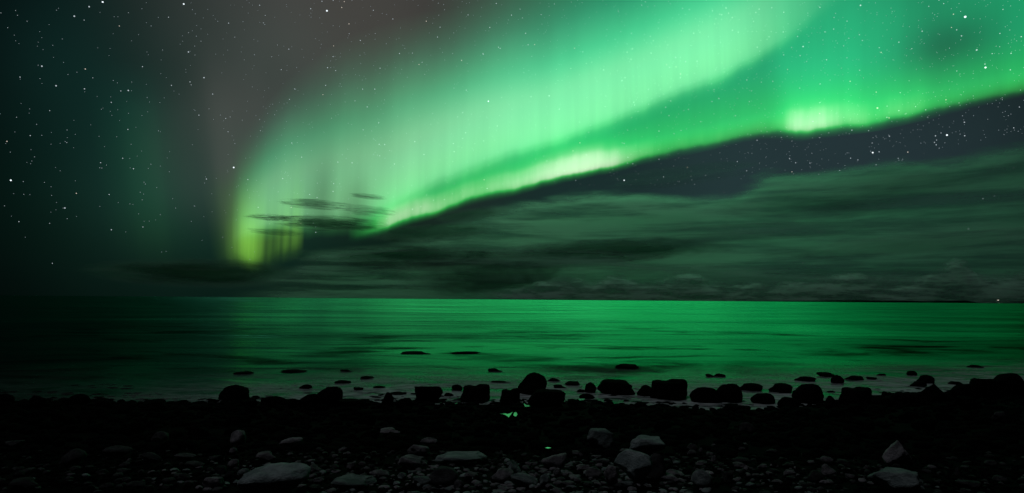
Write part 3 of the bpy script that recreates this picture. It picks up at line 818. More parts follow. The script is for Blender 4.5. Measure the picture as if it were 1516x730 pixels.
# the landmark stones and boulders: (px, top, base, width, material, kind, tilt, short phrase for landmarks, label)
P, G, D, W = M_PALE, M_GREY, M_DIM, M_WEED
M_LEFT = stone_mat('darker_grey_stone', (0.06, 0.06, 0.062), (0.20, 0.19, 0.20))  # darker version of the grey stone, for the left end
FORE = [
 (891, 635, 659, 42, P, 'block', 0, 'the blocky pale stone', 'blocky pale stone with a lit front, standing behind the large wedge-shaped one'),
 (966, 647, 668, 60, P, 'slab', -3, 'the low domed pale stone', 'low domed pale green-grey stone right of the blocky pale one'),
 (942, 667, 708, 58, P, 'wedge', 0, 'the large wedge stone', 'large pale wedge-shaped stone with a broad smooth face, largest in the middle foreground'),
 (974, 672, 706, 34, D, 'round', -8, None, 'dark rounded stone leaning against the right side of the large wedge stone'),
 (682, 671, 686, 84, P, 'slab', 0, 'the long flat slab', 'long flat pale slab lying level, longest thin stone in the middle'),
 (394, 687, 728, 112, P, 'slab', 12, 'the big tilted slab', 'big tilted slab with a pale upper face and black front, at the bottom edge'),
 (517, 707, 722, 72, P, 'slab', 0, 'the pale bottom-edge slab', 'flat pale slab cut by the bottom edge, right of the big tilted slab'),
 (1345, 695, 728, 78, P, 'block', 0, 'the broad pale corner boulder', 'broad pale teal boulder cut by the bottom edge, low at the right'),
 (1340, 652, 684, 44, G, 'wedge', 0, 'the peaked grey stone', 'peaked grey stone with one lit sloping side, alone in the dark at the right'),
 (348, 637, 655, 24, G, 'round', 18, 'the lone tilted oval stone', 'oval grey stone tilted up to the right, alone in the dark left of the middle'),
 (760, 681, 703, 22, P, 'wedge', 8, 'the upright pointed stone', 'upright pointed teal-grey stone standing on end'),
 (776, 702, 718, 42, P, 'slab', -8, 'the pale stone below the pointed one', 'pale teal stone sloping down to the right, just below the upright pointed stone'),
 (744, 694, 712, 34, G, 'round', 0, None, 'domed grey stone touching the left foot of the upright pointed stone'),
 (807, 702, 716, 16, P, 'round', 0, None, 'round egg-like pale stone right of the pale stone below the pointed one'),
 (825, 694, 704, 12, G, 'round', 0, None, 'small round pale pebble-like stone above the round egg-like one'),
 (824, 674, 692, 42, G, 'slab', 14, 'the rough sloping slab', 'rough grey slab sloping up to the right, left of the large wedge stone'),
 (906, 690, 713, 22, G, 'block', 0, 'the mottled block', 'mottled upright grey block at the lower left foot of the large wedge stone'),
 (881, 692, 706, 28, G, 'round', 0, None, 'rounded purplish-grey stone just left of the mottled upright block'),
 (865, 688, 697, 22, G, 'slab', 6, None, 'small flat grey stone above the rounded purplish-grey one'),
 (894, 679, 688, 24, G, 'slab', -8, None, 'thin grey stone tilted down to the right, just left of the large wedge stone'),
 (884, 674, 679, 16, G, 'slab', 0, None, 'thinnest flat grey stone above the tilted one, left of the large wedge stone'),
 (856, 668, 675, 18, G, 'slab', -3, None, 'flat grey stone above the rough sloping slab, below the blocky pale one'),
 (911, 655, 662, 18, G, 'slab', 0, None, 'small pale sliver at the right foot of the blocky pale stone'),
 (926, 665, 671, 18, G, 'slab', 0, None, 'thin purplish-grey stone touching the top left of the large wedge stone'),
 (1044, 696, 718, 34, P, 'round', -18, 'the curved pale stone', 'curved pale stone sloping to the right, at the bottom edge right of the wedge stone'),
 (1001, 696, 704, 28, G, 'wedge', 0, None, 'low peaked grey stone left of the curved pale stone'),
 (996, 703, 713, 38, G, 'slab', -8, None, 'long thin grey stone just below the low peaked one'),
 (1026, 657, 668, 16, D, 'round', 0, None, 'upper of two dark stones with bright rims, right of the low domed one'),
 (1026, 667, 674, 15, G, 'slab', 5, None, 'lower of two stones with bright rims, right of the low domed one'),
 (1038, 663, 669, 6, G, 'round', 0, None, 'tiny round grey stone beside the two bright-rimmed stones'),
 (1058, 657, 662, 8, G, 'round', 0, None, 'tiny lone stone further right of the two bright-rimmed stones'),
 (1058, 674, 683, 8, G, 'round', -20, None, 'tiny curved stone above the curved pale stone'),
 (1109, 625, 640, 22, D, 'round', -14, 'the farthest dim stone', 'dim rounded stone, farthest grey one up the black beach'),
 (1103, 656, 660, 14, G, 'slab', 0, None, 'uppermost of four stones stacked in a column right of the curved pale stone'),
 (1100, 662, 667, 11, G, 'slab', -8, None, 'second of four stones in a column right of the curved pale stone'),
 (1099, 677, 684, 26, D, 'round', 0, None, 'third of four stones in a column, dark with a bright rim'),
 (1099, 685, 694, 24, G, 'slab', 0, 'the lowest column stone', 'lowest and palest of four stones in a column right of the curved pale stone'),
 (1080, 698, 712, 16, D, 'block', 0, None, 'small dark block right of the curved pale stone'),
 (634, 648, 659, 26, G, 'slab', 6, 'the ragged grey stone', 'ragged pale grey stone, upper of the pair above the long flat slab'),
 (619, 659, 676, 36, G, 'slab', -14, 'the ribbed tilted slab', 'ribbed grey slab tilted right, lower of the pair above the long flat slab'),
 (608, 676, 692, 46, G, 'slab', -6, 'the pale-topped oval slab', 'oval slab with pale top just left of the long flat slab'),
 (577, 634, 643, 32, G, 'slab', 3, 'the lone pale sliver', 'lone thin pale stone far up the black beach, left of the middle'),
 (509, 662, 669, 18, G, 'slab', 16, None, 'upper of two thin slivers tilted up to the right'),
 (514, 669, 673, 14, G, 'slab', 10, None, 'lower of two thin slivers tilted up to the right'),
 (427, 648, 660, 36, G, 'slab', 15, 'the long thin tilted sliver', 'long thin sliver of stone tilted up to the right above the big tilted slab'),
 (392, 669, 682, 32, G, 'slab', 4, None, 'grey slab just above the left part of the big tilted slab'),
 (342, 680, 693, 18, G, 'round', 0, None, 'round brownish-grey stone left of the big tilted slab'),
 (343, 663, 671, 12, G, 'round', 0, None, 'small round grey stone below the lone tilted oval stone'),
 (357, 694, 704, 18, P, 'round', 0, None, 'small pale stone touching the left end of the big tilted slab'),
 (463, 688, 700, 22, G, 'wedge', 0, None, 'small pale pointed stone right of the big tilted slab'),
 (470, 707, 714, 16, G, 'round', 0, None, 'small pale egg-shaped stone between the big tilted slab and the pale bottom-edge slab'),
 (232, 639, 654, 24, D, 'round', 0, 'the dim round left stone', 'dim round stone, farthest one on the left of the black beach'),
 (166, 660, 674, 42, D, 'slab', 3, 'the dim long left stone', 'dim long stone low in the dark at the left'),
 (101, 665, 686, 32, D, 'round', -6, 'the dim domed left boulder', 'dim domed boulder, leftmost large stone of the dark foreground'),
 (219, 671, 682, 28, D, 'slab', -12, None, 'dim thin stone sloping to the right, below the dim round left stone'),
 (269, 671, 679, 32, G, 'slab', 0, 'the flat left slab', 'flat grey slab, upper of two left of the lone tilted oval stone'),
 (283, 683, 692, 30, G, 'slab', 0, None, 'flat grey slab, lower of two left of the lone tilted oval stone'),
 (179, 694, 702, 20, G, 'slab', 0, None, 'small flat grey stone below the dim long left stone'),
 (184, 706, 713, 14, G, 'round', 0, None, 'small round grey stone near the bottom edge below the dim long left stone'),
 (196, 713, 722, 28, D, 'slab', 0, None, 'thin grey stone cut by the bottom edge below the dim long left stone'),
 (269, 701, 711, 18, D, 'round', -14, None, 'small dark stone with a bright rim below the two flat left slabs'),
 (277, 711, 718, 14, G, 'round', 0, None, 'small grey stone near the bottom edge below the two flat left slabs'),
 (312, 706, 722, 32, G, 'slab', -4, None, 'brownish-grey flat stone at the bottom edge, left of the big tilted slab'),
 (325, 690, 701, 18, D, 'block', 0, None, 'small dark block between the two flat left slabs and the big tilted slab'),
 (337, 698, 708, 13, D, 'round', 0, None, 'small dark round stone under the brownish-grey round one'),
 (30, 709, 722, 42, D, 'slab', 0, 'the dim corner slab', 'dim flat slab in the bottom left corner'),
 (15, 652, 662, 26, D, 'slab', 4, None, 'very dim stone at the left border, above the dim corner slab'),
 (560, 696, 706, 30, G, 'slab', -3, 'the flat plain stone', 'flat plain grey stone above the pale bottom-edge slab'),
 (518, 685, 694, 15, G, 'block', 6, None, 'small angular grey stone right of the two thin slivers'),
 (594, 700, 708, 14, P, 'round', 0, None, 'small pale teal stone right of the flat plain stone'),
 (625, 706, 718, 34, P, 'slab', 0, 'the pale teal flat stone', 'pale teal flat stone at the bottom edge below the pale-topped oval slab'),
 (655, 692, 716, 44, D, 'round', 0, 'the dark hump', 'dark round hump of rock just below the long flat slab'),
 (698, 700, 709, 24, G, 'slab', -8, None, 'small brownish flat stone right of the dark hump'),
 (715, 693, 699, 12, G, 'slab', -12, None, 'thin small stone below the right end of the long flat slab'),
 (729, 690, 695, 8, G, 'round', 0, None, 'tiny round stone left of the upright pointed stone'),
 (679, 710, 722, 16, G, 'round', 0, None, 'small round grey stone at the bottom edge below the dark hump'),
 (783, 684, 691, 12, G, 'slab', 0, None, 'small flat grey stone just right of the upright pointed stone'),
 (793, 700, 707, 9, G, 'round', 0, None, 'tiny round stone left of the round egg-like one'),
 (841, 712, 720, 26, G, 'slab', -4, None, 'flat grey sliver at the bottom edge below the rounded purplish-grey stone'),
 (956, 706, 713, 22, G, 'slab', 0, None, 'small flat grey stone just below the tip of the large wedge stone'),
 (930, 712, 722, 24, P, 'slab', -4, None, 'flat pale stone cut by the bottom edge, below the large wedge stone'),
 (972, 703, 710, 8, G, 'round', 0, None, 'tiny round stone right of the tip of the large wedge stone'),
 (1229, 687, 701, 24, G, 'wedge', 8, 'the small lit peak', 'small stone with a lit peak in the pebble patch left of the broad corner boulder'),
 (1173, 696, 705, 20, G, 'slab', 0, None, 'small flat pale stone at the left of the right-hand pebble patch'),
 (1211, 697, 712, 24, D, 'round', 0, None, 'dark rounded stone just below the small lit peak'),
 (1285, 689, 696, 11, G, 'slab', -8, None, 'small grey stone right of the small lit peak'),
 (1255, 693, 698, 14, G, 'slab', 0, None, 'thin pale stone between the small lit peak and its right neighbour'),
 (1261, 702, 709, 14, G, 'slab', -6, None, 'small pale stone left of the broad pale corner boulder'),
 (1308, 693, 699, 9, G, 'round', 0, None, 'tiny grey stone touching the left side of the broad corner boulder'),
 (1442, 712, 722, 34, D, 'slab', 0, None, 'thin dim slab at the bottom edge, right of the broad pale corner boulder'),
 (1484, 609, 622, 22, D, 'slab', 5, None, 'dim grey stone high on the beach near the right border'),
 (1145, 665, 671, 20, D, 'slab', -3, None, 'very dim flat stone right of the column of four stones'),
 (1420, 692, 703, 10, D, 'wedge', -12, None, 'small dim pointed stone right of the broad pale corner boulder'),
]
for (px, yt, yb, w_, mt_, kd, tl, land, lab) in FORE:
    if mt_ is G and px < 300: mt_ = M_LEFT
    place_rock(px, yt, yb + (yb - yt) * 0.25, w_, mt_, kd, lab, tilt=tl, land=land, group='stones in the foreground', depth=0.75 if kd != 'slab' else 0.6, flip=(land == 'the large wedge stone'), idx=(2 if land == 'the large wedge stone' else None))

# boulders along the waterline, black against the sea
SHORE = [
 (339, 570, 594, 42, 'round', 'the left shore dome', 'black domed boulder at the waterline below the reflection of the folded curl'),
 (105, 583, 602, 34, 'round', None, 'black boulder at the waterline, second from the left border'),
 (50, 585, 604, 26, 'round', None, 'leftmost black boulder at the waterline'),
 (147, 593, 606, 22, 'round', None, 'low black boulder at the waterline, third from the left border'),
 (225, 592, 608, 40, 'slab', None, 'low black boulder at the waterline between the left border and the left shore dome'),
 (400, 586, 604, 40, 'round', None, 'black boulder right of the left shore dome'),
 (437, 590, 604, 28, 'round', None, 'low black boulder just left of the big rounded mound'),
 (482, 572, 602, 42, 'round', 'the big rounded mound', 'big rounded black mound at the waterline left of the middle'),
 (455, 583, 602, 30, 'round', None, 'black shoulder of rock on the left of the big rounded mound'),
 (518, 591, 606, 38, 'block', None, 'low flat-topped black rock on the right of the big rounded mound'),
 (571, 581, 604, 24, 'wedge', 'the black shark-fin rock', 'black pointed fin-shaped rock at the waterline'),
 (596, 590, 604, 26, 'round', None, 'low black rock between the fin-shaped rock and the first cube-like boulder'),
 (632, 570, 598, 42, 'block', 'the first cube boulder', 'cube-like black boulder with a bump on its right, first of four along the waterline'),
 (648, 576, 584, 14, 'round', None, 'small black bump stuck to the right of the first cube-like boulder'),
 (664, 581, 588, 14, 'round', None, 'small black stone in the water between the first two cube-like boulders'),
 (676, 569, 579, 16, 'round', None, 'black stone touching the upper left of the second cube-like boulder'),
 (703, 569, 598, 44, 'block', 'the second cube boulder', 'wide flat-topped cube-like black boulder, second along the waterline'),
 (755, 575, 600, 30, 'block', 'the third cube boulder', 'six-sided looking black boulder left of the tall double rock'),
 (788, 551, 586, 42, 'round', 'the tall rock', 'tallest black rock at the waterline, overhanging to the left'),
 (811, 577, 606, 56, 'block', 'the flat block before the tall rock', 'broad flat-topped black block just in front of the tallest rock'),
 (820, 559, 566, 22, 'wedge', None, 'small pointed black stone in the water right of the tallest rock'),
 (849, 565, 572, 24, 'slab', None, 'flat black stone awash, right of the small pointed one'),
 (830, 570, 576, 20, 'slab', None, 'flatter black stone awash, below the small pointed one'),
 (875, 566, 583, 16, 'round', 'the small round shore rock', 'small round black rock left of the wide brick-like boulder'),
 (861, 577, 582, 14, 'slab', None, 'thin black stone at the left foot of the small round rock'),
 (870, 582, 592, 24, 'round', None, 'low black stone below the small round rock'),
 (916, 562, 586, 54, 'block', 'the brick boulder', 'wide brick-like black boulder with rounded corners'),
 (930, 539, 547, 36, 'slab', 'the lone rock in the water', 'lone flat black rock farthest out in the green water'),
 (956, 570, 588, 22, 'round', None, 'round black boulder between the brick-like boulder and the big block'),
 (996, 561, 594, 60, 'block', 'the big block', 'big square-shouldered black block, largest along the waterline'),
 (1053, 554, 559, 14, 'slab', None, 'left of two thin black stones awash right of the big block'),
 (1068, 553, 559, 16, 'slab', None, 'right of two thin black stones awash right of the big block'),
 (1052, 571, 598, 50, 'round', 'the broad low mound', 'broad low black mound right of the big block'),
 (1085, 568, 598, 42, 'round', None, 'black hump joined to the right of the broad low mound'),
 (1116, 567, 580, 36, 'round', None, 'oval black rock behind the right end of the broad low mound'),
 (1135, 582, 600, 36, 'round', None, 'low black boulder below the oval rock'),
 (1161, 567, 583, 34, 'round', 'the smooth oval rock', 'smooth oval black rock with pale wash round its foot'),
 (1204, 568, 600, 44, 'round', 'the round-headed boulder', 'round-headed black boulder below the cluster awash'),
 (1238, 586, 606, 24, 'wedge', None, 'pointed black rock sloping down at the right of the round-headed boulder'),
 (1172, 588, 604, 30, 'round', None, 'low black boulder at the left foot of the round-headed boulder'),
 (1197, 557, 566, 30, 'round', None, 'black rock awash, left of the cluster of two'),
 (1229, 551, 559, 26, 'slab', None, 'upper rock of the black cluster awash'),
 (1243, 555, 569, 18, 'round', 'the rock cluster awash', 'lower round rock of the black cluster awash'),
 (1271, 556, 564, 28, 'slab', None, 'flat black rock awash right of the cluster'),
 (1294, 558, 563, 14, 'slab', None, 'small flat black stone right of the flat rock awash'),
 (1308, 553, 557, 14, 'slab', None, 'thinnest black stone awash, above the small flat one'),
 (1354, 549, 557, 16, 'round', None, 'small black rock in the water, upper left of the round one near the right end'),
 (1376, 555, 569, 24, 'round', 'the round right rock', 'round black rock in the water near the right end'),
 (1366, 564, 574, 24, 'slab', None, 'flat black rock at the lower left of the round right rock'),
 (1277, 573, 600, 46, 'block', 'the right flat-topped block', 'flat-topped black block right of the round-headed boulder'),
 (1316, 588, 602, 34, 'round', None, 'low black rock right of the flat-topped block'),
 (1398, 567, 598, 52, 'wedge', 'the peaked right boulder', 'peaked black boulder below the round right rock'),
 (1355, 580, 600, 44, 'round', None, 'low black hump on the left of the peaked right boulder'),
 (1421, 565, 571, 20, 'slab', None, 'thin black rock right of the top of the peaked boulder'),
 (1442, 568, 592, 42, 'round', None, 'rounded black boulder right of the peaked boulder'),
 (1474, 560, 590, 46, 'block', None, 'big black boulder second from the right border'),
 (1508, 552, 588, 46, 'round', None, 'highest black boulder at the right border'),
 (430, 547, 552, 38, 'slab', 'the thin reef', 'thin black reef awash in the water above the big rounded mound'),
 (450, 569, 577, 18, 'round', None, 'small black rock awash just above the big rounded mound'),
 (511, 547, 551, 18, 'slab', None, 'faint thin rock awash right of the thin reef'),
 (541, 557, 562, 20, 'slab', None, 'thin black rock awash above the fin-shaped rock, right one of a pair'),
 (505, 563, 569, 24, 'slab', None, 'thin black rock awash above the big rounded mound, left one of a pair'),
 (529, 573, 579, 14, 'slab', None, 'small black stone awash left of the fin-shaped rock'),
 (560, 571, 576, 18, 'slab', None, 'small black stone awash just above the fin-shaped rock'),
 (587, 580, 586, 26, 'slab', None, 'thin black stone awash right of the fin-shaped rock'),
 (733, 546, 551, 22, 'slab', None, 'faint thin rock awash far out, left of the tallest rock'),
 (743, 564, 568, 32, 'slab', None, 'thin black rock awash just above the six-sided boulder'),
 (356, 550, 555, 28, 'slab', None, 'faint thin rock awash above the left shore dome'),
 (615, 521, 525, 46, 'slab', None, 'left of two thin dark reefs farthest out, in the middle of the green water'),
 (688, 520, 524, 46, 'slab', None, 'right of two thin dark reefs farthest out, in the middle of the green water'),
 (1450, 540, 545, 22, 'slab', None, 'thin dark rock awash at the far right of the sea'),
]
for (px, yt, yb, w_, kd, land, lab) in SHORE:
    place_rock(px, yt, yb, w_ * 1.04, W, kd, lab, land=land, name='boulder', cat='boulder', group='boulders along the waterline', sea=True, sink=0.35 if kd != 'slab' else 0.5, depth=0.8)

# ------------------------------------------------------------------ more loose stones, labelled by the landmark they lie nearest to
rb = random.Random(77)
extra = []


def free(px, py, w_):
    for q in PLACED + extra:
        if abs(q['x'] - px) < (q['w'] + w_) * 0.5 and abs(q['y'] - py) < (q['w'] * 0.22 + w_ * 0.3): return False
    return True


tries = 0
while len(extra) < 88 and tries < 4000:          # dark boulders of the black middle of the beach
    tries += 1
    px, yb = rb.uniform(-10, 1526), rb.uniform(598, 668)
    w_ = rb.uniform(22, 46) * (0.7 + (yb - 598) / 150)
    if yb > 640 and 330 < px < 1250: w_ *= 0.7
    if free(px, yb - w_ * 0.2, w_):
        extra.append(dict(x=px, y=yb - w_ * 0.2, w=w_, yb=yb, m=W, kd=rb.choice(['round', 'block', 'slab', 'round']), cat='boulder', h=w_ * rb.uniform(0.4, 0.62)))
tries = 0
n0 = len(extra)
while len(extra) - n0 < 66 and tries < 9000:      # small grey stones of the front strip
    tries += 1
    px, yb = rb.uniform(-5, 1520), 674 + 54 * rb.random() ** 0.7
    k = 1.0 if 480 < px < 1120 else 0.85 if 150 < px < 1320 else 0.4
    if rb.random() > k: continue
    w_ = rb.uniform(9, 19)
    if free(px, yb - 3, w_):
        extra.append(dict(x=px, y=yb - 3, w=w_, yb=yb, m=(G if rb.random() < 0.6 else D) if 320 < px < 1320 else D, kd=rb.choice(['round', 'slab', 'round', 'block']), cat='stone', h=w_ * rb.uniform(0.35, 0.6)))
LM = [q for q in PLACED if q['land']]
buckets = {}
for e in extra:
    cands = [q for q in LM if q['cat'] == e['cat']]
    q = min(cands, key=lambda q: math.hypot(q['x'] - e['x'], (q['y'] - e['y']) * 2))
    dx, dy = e['x'] - q['x'], (e['y'] - q['y']) * 2.0
    rel = ('right of' if dx > 0 else 'left of') if abs(dx) > abs(dy) else ('in front of' if dy > 0 else 'behind')
    size = 'small ' if e['cat'] == 'stone' else 'black '
    look = {'round': 'rounded', 'slab': 'flat', 'block': 'blocky', 'wedge': 'pointed'}[e['kd']]
    tone = '' if e['cat'] == 'boulder' else 'grey ' if e['m'] is G else 'dark '
    key = (size + look + ' ' + tone + e['cat'], rel, q['land'])
    buckets.setdefault(key, []).append((math.hypot(dx, dy), e))
ORD = ['nearest', 'second', 'third', 'fourth', 'fifth', 'sixth', 'seventh', 'eighth', 'ninth', 'tenth', 'eleventh', 'twelfth', 'thirteenth']
for (what, rel, land), lst in buckets.items():
    lst.sort(key=lambda t_: t_[0])
    for k, (dd, e) in enumerate(lst):
        lab = '%s %s %s' % (what, rel, land) if len(lst) == 1 else '%s %s %s, %s one out' % (what, rel, land, ORD[min(k, 12)])
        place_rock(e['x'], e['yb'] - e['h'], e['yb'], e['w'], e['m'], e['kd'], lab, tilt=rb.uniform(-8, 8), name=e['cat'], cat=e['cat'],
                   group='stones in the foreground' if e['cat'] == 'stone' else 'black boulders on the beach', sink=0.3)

# shingle: thousands of smaller pebbles and cobbles filling in between, one mass
def pebble_field(name, label, n, region, sizes, mats, seed):
    r_ = random.Random(seed)
    bases = []
    for k in range(6):
        bm = bmesh.new(); bmesh.ops.create_icosphere(bm, subdivisions=2, radius=0.5)
        pl = [(Vector((r_.gauss(0, 1), r_.gauss(0, 1), r_.gauss(0, 1))).normalized(), r_.uniform(0.28, 0.42)) for _ in range(6)]
        vs = []
        for v in bm.verts:
            p = v.co.copy()
            for n_, d_ in pl:
                e = p.dot(n_) - d_
                if e > 0: p -= n_ * e * 0.9
            vs.append(p * (1 + 0.12 * mnoise.noise(p * 3 + Vector((k * 5, 0, 0)))))
        bases.append((np.array([tuple(v) for v in vs]), [[v.index for v in f.verts] for f in bm.faces]))
        bm.free()
    V, F, MI = [], [], []
    off = 0
    for k in range(n):
        x, y = region(r_)
        s = sizes(r_, y)
        bv, bf = bases[r_.randrange(6)]
        sc = np.array([s * r_.uniform(.8, 1.3), s * r_.uniform(.7, 1.1), s * r_.uniform(.35, .65)])
        a, b_ = r_.uniform(0, 6.28), r_.uniform(-.3, .3)
        v = bv * sc
        v = np.stack([v[:, 0], v[:, 1] * math.cos(b_) - v[:, 2] * math.sin(b_), v[:, 1] * math.sin(b_) + v[:, 2] * math.cos(b_)], 1)
        v = np.stack([v[:, 0] * math.cos(a) - v[:, 1] * math.sin(a), v[:, 0] * math.sin(a) + v[:, 1] * math.cos(a), v[:, 2]], 1)
        v += np.array([x, y, ground_z(x, y) + sc[2] * r_.uniform(0.1, 0.4)])
        V.append(v); F += [[i + off for i in f] for f in bf]; off += len(v)
        mi = mats(r_, x, y)
        MI += [mi] * len(bf)
    me = bpy.data.meshes.new(name)
    me.from_pydata(np.concatenate(V).tolist(), [], F)
    for m_ in (M_PALE, M_GREY, M_DIM, M_WEED): me.materials.append(m_)
    me.polygons.foreach_set('material_index', MI)
    o = link(name, me, None)
    tag(o, label, 'pebbles', kind='stuff')
    return o


def near_region(r_):
    y = 4.6 + 2.9 * r_.random()
    return r_.uniform(-0.88 * y - 0.3, 0.88 * y + 0.3), y


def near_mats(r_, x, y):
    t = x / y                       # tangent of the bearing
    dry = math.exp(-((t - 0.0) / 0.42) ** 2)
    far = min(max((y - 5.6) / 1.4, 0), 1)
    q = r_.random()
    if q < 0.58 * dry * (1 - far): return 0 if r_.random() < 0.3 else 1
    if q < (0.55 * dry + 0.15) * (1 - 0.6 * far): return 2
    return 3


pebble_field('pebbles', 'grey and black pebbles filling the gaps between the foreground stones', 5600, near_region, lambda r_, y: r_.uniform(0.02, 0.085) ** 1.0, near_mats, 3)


def far_region(r_):
    y = 7.2 + 8.8 * r_.random()
    x = r_.uniform(-0.9 * y - 0.5, 0.9 * y + 0.5)
    return x, y + 0.26 * max(x - 5, 0) * min((y - 7) / 8, 1)


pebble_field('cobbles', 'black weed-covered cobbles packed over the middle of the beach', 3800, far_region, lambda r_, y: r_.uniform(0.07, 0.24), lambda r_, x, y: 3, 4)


def awash_region(r_):
    while True:
        x = r_.uniform(-17, 22)
        t = r_.uniform(-0.4, 3.4)
        if mnoise.noise(Vector((x * 0.45, t * 0.9, 7))) * 0.9 + 0.35 - t * 0.16 > r_.random() * 0.6:
            return x, shore_y(x) + t


o_ = pebble_field('cobbles', 'black weedy cobbles and kelp breaking the surface of the shallows', 620, awash_region, lambda r_, y: r_.uniform(0.08, 0.34), lambda r_, x, y: 3, 9)
for v in o_.data.vertices:          # rest on the shallow bottom, their tops just out of the water
    v.co.z = max(v.co.z, -0.02) * 0.45 + 0.012 if v.co.z > -0.3 else v.co.z

# ------------------------------------------------------------------ foam: the milky wash of many waves, a low sheet of froth at the waterline
def foam():
    xs = np.linspace(-24, 30, 120); ts = np.linspace(-1.2, 9.0, 26)
    V = [(x, shore_y(x) + t, 0.022) for x in xs for t in ts]
    n_ = len(ts)
    F = [(i*n_+j, (i+1)*n_+j, (i+1)*n_+j+1, i*n_+j+1) for i in range(len(xs)-1) for j in range(n_-1)]
    me = bpy.data.meshes.new('foam'); me.from_pydata(V, [], F)
    uvl = me.uv_layers.new(name='UVMap')
    uv = [((x + 24) / 54, (t + 1.2) / 10.2) for x in xs for t in ts]
    for lp in me.loops: uvl.data[lp.index].uv = uv[lp.vertex_index]
    mt = bpy.data.materials.new('sea_foam'); mt.use_nodes = True
    T = NT(mt.node_tree)
    u_ = T.n('ShaderNodeUVMap').outputs[0]
    sp = T.n('ShaderNodeSeparateXYZ'); T.l(u_, sp.inputs[0])
    oc = T.n('ShaderNodeTexCoord').outputs['Object']
    n1 = T.noise(T.scalev(oc, (0.5, 1.1, 1)), 1.0, 6.0, 0.62, 0.6)
    n2 = T.noise(T.scalev(oc, (2.2, 5.0, 1), (5, 2, 0)), 1.0, 5.0, 0.65, 0.4)
    band = T.curve(sp.outputs[1], [(0, 0.7), (0.15, 1.0), (0.3, 0.95), (0.5, 0.6), (0.75, 0.25), (1.0, 0.0)])
    a = T.math('MULTIPLY', T.sstep(n1, 0.30, 0.60), band)
    a = T.math('MULTIPLY', a, T.sstep(n2, 0.30, 0.62, 0.35, 1.0))
    so = T.n('ShaderNodeSeparateXYZ'); T.l(oc, so.inputs[0])
    a = T.math('MULTIPLY', a, T.sstep(so.outputs[0], -12.0, -3.0, 0.08, 1.0))       # foam thinned at the left so moonlight does not brighten that shore
    a = T.math('MULTIPLY', a, 0.95, clamp=True)
    df = T.n('ShaderNodeBsdfDiffuse'); df.inputs['Color'].default_value = (0.7, 0.76, 0.76, 1)
    tr = T.n('ShaderNodeBsdfTransparent'); mx = T.n('ShaderNodeMixShader')
    T.l(a, mx.inputs[0]); T.l(tr.outputs[0], mx.inputs[1]); T.l(df.outputs[0], mx.inputs[2])
    out = T.n('ShaderNodeOutputMaterial'); T.l(mx.outputs[0], out.inputs['Surface'])
    tag(link('foam', me, mt), 'milky wash of foam drifting between the boulders at the waterline', 'foam', kind='stuff')


foam()


def kelp():
    xs = np.linspace(-46, 60, 60); ys = np.linspace(17.5, 75, 40)
    V = [(x, y + 0.2 * max(x, 0), 0.012) for x in xs for y in ys]
    n_ = len(ys)
    F = [(i*n_+j, (i+1)*n_+j, (i+1)*n_+j+1, i*n_+j+1) for i in range(len(xs)-1) for j in range(n_-1)]
    me = bpy.data.meshes.new('kelp'); me.from_pydata(V, [], F)
    mt = bpy.data.materials.new('kelp'); mt.use_nodes = True
    T = NT(mt.node_tree)
    oc = T.n('ShaderNodeTexCoord').outputs['Object']
    sp = T.n('ShaderNodeSeparateXYZ'); T.l(oc, sp.inputs[0])
    n1 = T.noise(T.scalev(oc, (0.16, 0.27, 1), (11, 4, 0)), 1.0, 6.0, 0.6, 0.5)
    n2 = T.noise(T.scalev(oc, (0.05, 0.10, 1), (2, 9, 0)), 1.0, 3.0, 0.5, 0.3)
    a = T.math('MULTIPLY', T.sstep(n1, 0.46, 0.68), T.sstep(n2, 0.36, 0.60))
    a = T.math('MULTIPLY', a, T.sstep(sp.outputs[1], 17.5, 20.0))
    a = T.math('MULTIPLY', a, T.sstep(sp.outputs[1], 72.0, 34.0))
    a = T.math('MULTIPLY', a, 0.72, clamp=True)
    df = T.n('ShaderNodeBsdfDiffuse'); df.inputs['Color'].default_value = (0.006, 0.009, 0.006, 1)
    tr = T.n('ShaderNodeBsdfTransparent'); mx = T.n('ShaderNodeMixShader')
    T.l(a, mx.inputs[0]); T.l(tr.outputs[0], mx.inputs[1]); T.l(df.outputs[0], mx.inputs[2])
    out = T.n('ShaderNodeOutputMaterial'); T.l(mx.outputs[0], out.inputs['Surface'])
    tag(link('kelp', me, mt), 'dark drifting patches of kelp floating on the green shallows', 'kelp', kind='stuff')


kelp()

# ------------------------------------------------------------------ tide pools: still water between the stones, mirroring the sky
mtp = bpy.data.materials.new('still_water'); mtp.use_nodes = True
T = NT(mtp.node_tree)
pp = T.n('ShaderNodeBsdfGlossy'); pp.inputs['Roughness'].default_value = 0.12; pp.inputs['Color'].default_value = (0.32, 0.6, 0.5, 1)
out = T.n('ShaderNodeOutputMaterial'); T.l(pp.outputs[0], out.inputs['Surface'])
POOLS = [([(740, 612), (746, 611), (751, 613), (755, 612), (759, 610), (756, 614), (753, 618), (751, 616), (747, 614)], 'forked tide pool glinting green in the black beach below the six-sided boulder'),
         ([(761, 611), (764, 610), (766, 613), (764, 617), (760, 615)], 'small glinting tide pool just right of the forked one'),
         ([(856, 591), (860, 590), (866, 590), (865, 592), (858, 593)], 'little bright green strip of pool left of the brick-like boulder'),
         ([(775, 597), (780, 600), (791, 599), (790, 602), (777, 602)], 'pale glinting strip of water at the left foot of the flat block'),
         ([(807, 663), (811, 662), (816, 663), (811, 664)], 'tiny bright pool above the rough sloping slab')]
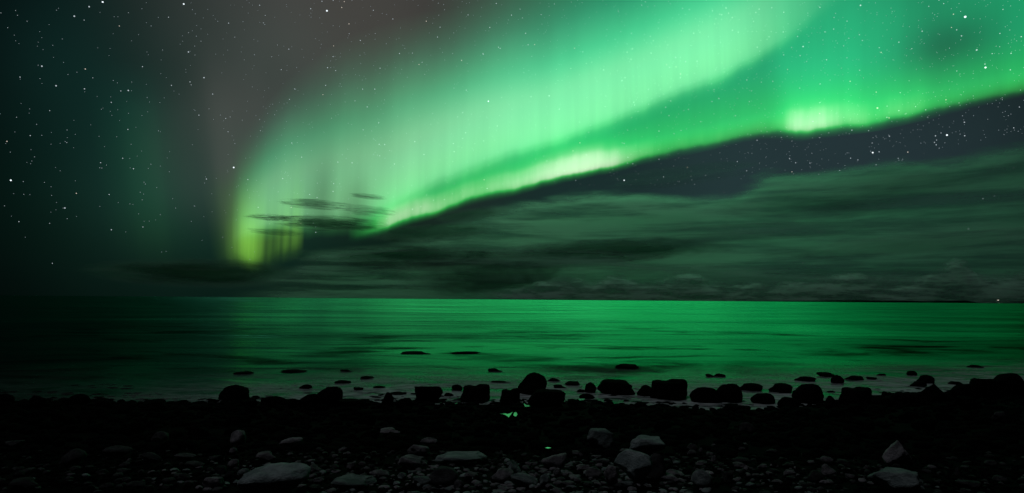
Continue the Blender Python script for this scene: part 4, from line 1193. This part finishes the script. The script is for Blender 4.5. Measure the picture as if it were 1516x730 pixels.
for pts, lab in POOLS:
    cxy = (sum(p[0] for p in pts) / len(pts), sum(p[1] for p in pts) / len(pts))
    c = ground_hit(*cxy)
    bm = bmesh.new()
    zt = c.z + 0.17
    top = []
    for (x, y) in pts:
        d = ray(x, y); t_ = (zt - EYE.z) / d.z
        top.append(bm.verts.new(EYE + d * t_))
    bot = [bm.verts.new(v.co - Vector((0, 0, 0.10))) for v in top]
    bm.faces.new(top); bm.faces.new(bot[::-1])
    for i in range(len(top)):
        j = (i + 1) % len(top)
        bm.faces.new((top[i], bot[i], bot[j], top[j]))
    bmesh.ops.recalc_face_normals(bm, faces=bm.faces[:])
    me = bpy.data.meshes.new('tide_pool'); bm.to_mesh(me); bm.free()
    tag(link('tide_pool', me, mtp, smooth=False), lab, 'tide pool', 'tide pools')

# ------------------------------------------------------------------ far shore at the right with one light
HD = 5200.0
mh = bpy.data.materials.new('far_land'); mh.use_nodes = True
T = NT(mh.node_tree)
d_ = T.n('ShaderNodeBsdfDiffuse'); oc = T.n('ShaderNodeTexCoord').outputs['Object']
T.l(T.ramp(T.noise(oc, 0.01, 4), [(0, (0.01, 0.012, 0.01)), (1, (0.03, 0.035, 0.03))]), d_.inputs['Color'])
o_ = T.n('ShaderNodeOutputMaterial'); T.l(d_.outputs[0], o_.inputs['Surface'])
bm = bmesh.new()
rows = []
for k in range(60):
    px = 1120 + k * 12
    d = ray(px, 448); s = HD / d.y
    x, y = d.x * s, HD
    hgt = (10 + 12 * min(k / 30, 1)) * (0.8 + 0.5 * mnoise.noise(Vector((k * 0.21, 3, 1)))) * min(k / 6, 1) + 0.5
    rows.append([bm.verts.new((x, y - 120, -1)), bm.verts.new((x, y - 60, hgt * 0.6)), bm.verts.new((x, y, hgt)), bm.verts.new((x, y + 300, hgt * 0.7)), bm.verts.new((x, y + 500, -1))])
for a_, b_ in zip(rows, rows[1:]):
    for i in range(4): bm.faces.new((a_[i], b_[i], b_[i+1], a_[i+1]))
me = bpy.data.meshes.new('hills'); bm.to_mesh(me); bm.free()
tag(link('hills', me, mh), kind='structure')

d = ray(1478, 447); s = (HD - 20) / d.y
base = Vector((d.x * s, HD - 20, 4.0))
lt = bpy.data.objects.new('lighthouse', None); C.objects.link(lt); lt.location = base
tag(lt, 'single tiny white light of a lighthouse on the far right horizon', 'lighthouse')


def lathe(name, prof, mat, parent, seg=16):
    bm = bmesh.new(); rings = []
    for (r0, z0) in prof:
        rings.append([bm.verts.new((r0 * math.cos(6.2832 * i / seg), r0 * math.sin(6.2832 * i / seg), z0)) for i in range(seg)])
    for a_, b_ in zip(rings, rings[1:]):
        for i in range(seg): bm.faces.new((a_[i], a_[(i+1) % seg], b_[(i+1) % seg], b_[i]))
    bm.faces.new(rings[0][::-1]); bm.faces.new(rings[-1])
    me = bpy.data.meshes.new(name); bm.to_mesh(me); bm.free()
    return link(name, me, mat, parent)


lathe('tower', [(4, 0), (3.2, 10), (2.8, 16), (4.2, 16.4), (4.2, 17)], M_GREY, lt)
ml2 = star_mat('lighthouse_light', (1.0, 0.90, 0.72), 2.2)
lathe('lamp', [(1.5, 17.05), (4.6, 19), (4.6, 23), (1.5, 24.9)], ml2, lt)
lathe('roof', [(5.2, 25), (4.4, 26.5), (0.3, 28.5)], M_DIM, lt)
